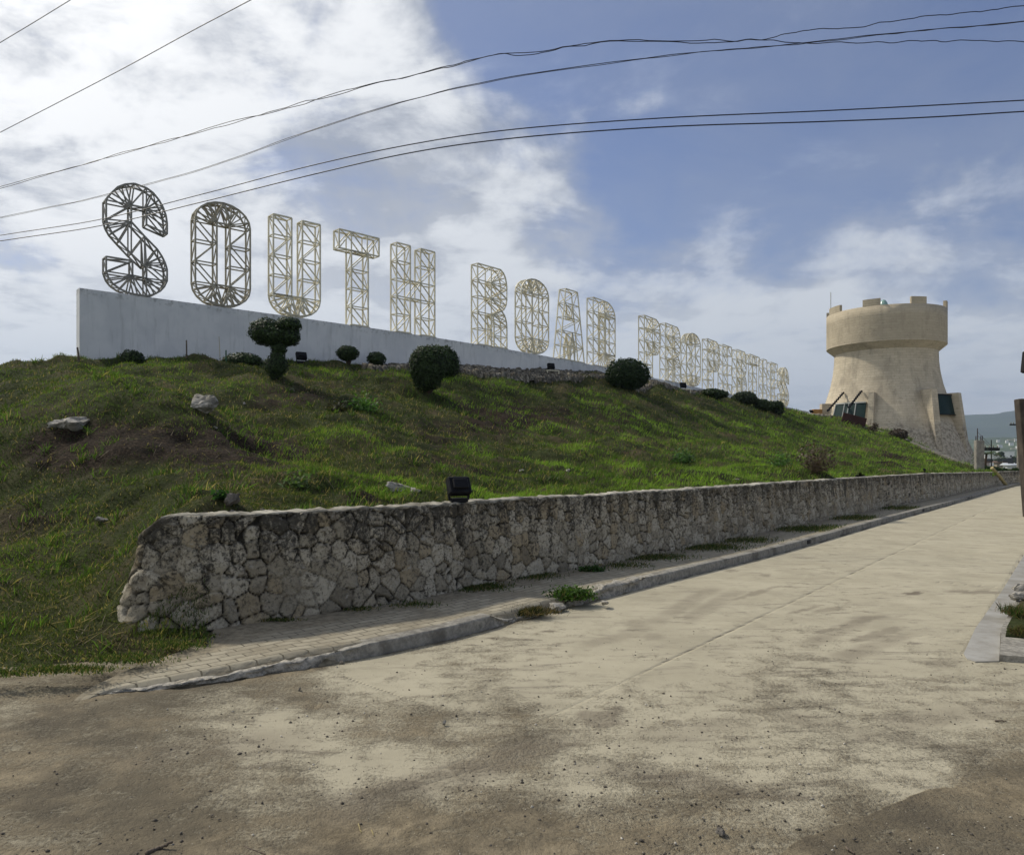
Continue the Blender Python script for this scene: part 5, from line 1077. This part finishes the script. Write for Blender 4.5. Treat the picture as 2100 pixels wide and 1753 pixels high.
def house(u, v0, v1, wpx, Y, wall, roofm, label, flat=True, stor=2):
    x = (u - UC) / F * Y; z1 = H + (VH - v0) / F * Y; w_ = wpx / F * Y; z0 = -.06 if Y < 700 else z1 - 7; root = empty('house', (x, Y, z0), R_(-12)); tag(root, label, 'house', 'houses of the far town'); h = z1 - z0; d_ = w_ * .8
    MB().box((-w_/2, 0, 0), (w_/2, d_, h), None).build('wall', wall, root)
    f = MB()
    if flat: f.box((-w_/2 - .2, -.2, h + .003), (w_/2 + .2, d_ + .2, h + .35))
    else: f.add([(-w_/2-.5, -.6, h - .1), (w_/2+.5, -.6, h - .1), (w_/2+.5, d_+.6, h - .1), (-w_/2-.5, d_+.6, h - .1), (-w_/2-.5, d_/2, h + w_*.14), (w_/2+.5, d_/2, h + w_*.14)], [(0, 1, 5, 4), (2, 3, 4, 5), (0, 4, 3), (1, 2, 5), (3, 2, 1, 0)])
    f.build('roof', roofm, root); k = max(2, int(w_ / 3))
    top_n = max(1, int(h / 3.2))
    for s_ in range(max(0, top_n - stor), top_n):
        for i in range(k):
            xx = -w_/2 + w_ * (i + .5) / k; MB().box((xx - .6, -.03, 1.1 + s_*3.2), (xx + .6, -.004, 2.4 + s_*3.2)).build('window', M_pane, root)
house(2029, 931, 0, 17, 260, M_housew, M_roofw, 'white flat roofed town house seen behind the utility pole')
house(2043, 934, 0, 12, 280, M_housew, M_roofb, 'white house just right of the utility pole in the far town')
house(2066, 926, 0, 26, 520, M_housew, M_roofw, 'long pale building farthest up among the town trees')
house(2056, 948, 0, 20, 200, simple('tan_house_wall', (.3, .26, .2), None, .5), M_roofb, 'low house with a brown sheet roof in the far town', flat=False)
house(2080, 953, 0, 26, 170, M_housew, M_roofw, 'low shed with a pale blue white sheet roof right of the brown roof', flat=False)
house(2024, 948, 0, 10, 230, simple('pink_house_wall', (.5, .40, .36), None, .5), M_roofb, 'small pinkish house beside the palm tree')
for i, (u, v, wp) in enumerate([(2052, 912, 8), (2075, 908, 7), (2090, 915, 8), (2034, 917, 6), (2066, 903, 5), (2084, 900, 5), (2048, 902, 5)]):
    house(u, v, 0, wp, foot_Y(u, v), M_housew, [M_roofw, M_roofb][i % 2], ['tiny white house on the far hillside, above the long pale building', 'tiny pale house on the far foothill between two lamps', 'tiny house on the far foothill at the post edge', 'tiny white house on the foothill above the palm', 'tiny white house high on the foothill, middle', 'tiny white house high on the foothill near the lamp', 'tiny white house high on the foothill right of the pole'][i])
def tree(u, v0, Y, wpx, hpx, label, name='tree', cols=((.015, .03, .01), (.05, .085, .03)), base=None):
    x = (u - UC) / F * Y; z1 = H + (VH - v0) / F * Y; k = Y / F; w_, h = wpx*k/2, hpx*k/2; root = empty(name, (x, Y, -.06)); tag(root, label, 'tree', 'trees beyond the road end'); cz = z1 - h; m = 1500
    lob = [(rng.uniform(-.5, .5)*w_, rng.uniform(-.4, .4)*w_, cz + rng.uniform(-.4, .45)*h, rng.uniform(.35, .6)) for _ in range(9)]; P = []; 
    for lx, ly, lz, lr in lob: d_ = rng.normal(size=(m//9, 3)); d_ /= np.linalg.norm(d_, axis=1)[:, None]; P.append(np.array([lx, ly, lz]) + d_ * np.array([w_, w_, h]) * lr * rng.uniform(.55, 1.05, (len(d_), 1)))
    P = np.concatenate(P); c = rng.random((len(P), 1)); col = np.array(cols[0])*(1-c) + np.array(cols[1])*c; V, Q, C = leaf_cards(P, rng.normal(size=P.shape), max(.12, 1.1*k*1.2), col, .6); mesh('crown', V, Q, M_leaf, root, attrs={'col': C})
    f = MB(); f.tube([(0, 0, 0), (.1*w_, 0, max(.5, cz*.5)), (0, 0, max(1, cz))], w_*.10, 7, w_*.05)
    for lx, ly, lz, lr in lob[:4]: f.tube([(0, 0, max(.4, cz - h*.8)), (lx, ly, lz)], w_*.04, 5, w_*.015)
    f.build('trunk', M_bark, root, True)
for a in [(2060, 934, 240, 34, 26, 'broad dark green tree above the brown roofed house'), (2082, 932, 250, 24, 28, 'tall dark green tree left of the street lamp pole'), (2022, 952, 62, 22, 18, 'dark leafy shrub tree right of the concrete column'), (2040, 953, 64, 26, 18, 'dark shrub tree behind the leaning bamboo pole'),
          (2062, 958, 66, 26, 16, 'dark shrub tree right of the leaning bamboo pole'), (2086, 957, 60, 26, 18, 'brownish shrub tree at the far end of the road'), (2050, 925, 420, 18, 14, 'pale green far tree behind the long building'), (2094, 938, 200, 18, 24, 'dark tree at the base of the lamp pole')]: tree(*a)
# palm
px_, py_ = (2019 - UC) / F * 70, 70; root = empty('palm_tree', (px_, py_, 0)); tag(root, 'palm tree with drooping fronds behind the concrete column', 'palm tree'); f = MB(); f.tube([(0, 0, 0), (.1, 0, 1.6), (.2, 0, 2.35)], .12, 8, .09); f.build('trunk', M_bark, root, True)
Vp, Qp = [], []
for i in range(16):
    a = i * 2.4; l = rng.uniform(1.1, 1.6); up = rng.uniform(.3, 1.3)
    for s in range(10):
        t0 = s / 10; c0 = np.array([.2 + math.cos(a)*l*t0, math.sin(a)*l*t0, 2.35 + up*t0*1.3 - 1.6*t0*t0]); 
        for sg in (-1, 1):
            nrm = np.array([-math.sin(a), math.cos(a), 0]) * sg * .22; o_ = len(Vp); Vp += [c0, c0 + np.array([math.cos(a), math.sin(a), 0])*.10, c0 + nrm + np.array([math.cos(a)*.15, math.sin(a)*.15, -.12])]; Qp.append((o_, o_+1, o_+2))
mesh('frond', np.array(Vp), np.array(Qp), M_leaf, root, attrs={'col': np.tile([.05, .08, .025], (len(Vp), 1))})
# utility poles and lamps
def upole(u, v0, Y, r, arms, label, lamps=()):
    x = (u - UC) / F * Y; z1 = H + (VH - v0) / F * Y; root = empty('utility_pole', (x, Y, 0)); tag(root, label, 'utility pole'); f = MB(); f.tube([(0, 0, -.06), (0, 0, z1)], r, 8, r*.7); f.build('pole', M_conc if r > .1 else M_black, root)
    for (va, ul, ur, th) in arms:
        z = H + (VH - va) / F * Y; f = MB(); f.box(((ul-u)/F*Y, -r - .12, z - th/2), ((ur-u)/F*Y, -r - .003, z + th/2)); f.build('crossarm', M_black, root)
        f = MB()
        for q in range(4): xx = ((ul-u) + (ur-ul)*(q+.5)/4)/F*Y; f.tube([(xx, -r - .06, z + th/2), (xx, -r - .06, z + th/2 + .22)], .05, 6)
        f.build('insulators', M_conc, root, True)
    for (vl, ul, vt) in lamps:
        z = H + (VH - vl) / F * Y; xl = (ul - u) / F * Y; f = MB(); f.tube([(0, 0, z), (xl*.5, 0, z + .45), (xl, 0, H + (VH - vt)/F*Y)], .04, 6); f.box((-.3, -.1, -.06), (.25, .1, .06), None, (xl, 0, H + (VH - vt)/F*Y)); f.build('lamp_arm', M_frame, root)
upole(2033, 902, 75, .06, [(921, 2015, 2048, .32)], 'thin dark pole with a heavy black crossarm beyond the tower')
upole(2088.5, 850, 95, .20, [(871, 2068, 2089, .18)], 'tall concrete utility pole with crossarm and two street lamp arms', lamps=[(909, 2071, 902), (926, 2078, 920)])
for i, (y0, y1) in enumerate([((2012, 893), (2033, 915)), ((2012, 900), (2033, 919))]):
    a = Vector(W3(*y0, 90)); b = Vector(W3(*y1, 75)); f = MB(); f.tube([a + (a - b) * .5, a, b], .03, 5); tag(f.build('power_line', M_wire, None), ['thin cable running from the dark pole to behind the tower, upper one', 'thin cable running from the dark pole to behind the tower, lower one'][i], 'cable', 'overhead cables')

# ------------------------------------------------------------------ haze
hz = MB().box((-3000, -3, -2.0), (6500, 7600, 700)).build('haze', None, None); tag(hz, 'thin bluish haze in front of the far mountains', 'haze', kind='stuff')
m = bpy.data.materials.new('haze'); m.use_nodes = True; T = NT(m.node_tree); vol = T.n('ShaderNodeVolumePrincipled', {'Color': (.62, .74, .95, 1), 'Density': 1.3e-4, 'Anisotropy': 0.2}); T.n('ShaderNodeOutputMaterial', {'Volume': vol.outputs[0]}); hz.data.materials.append(m)
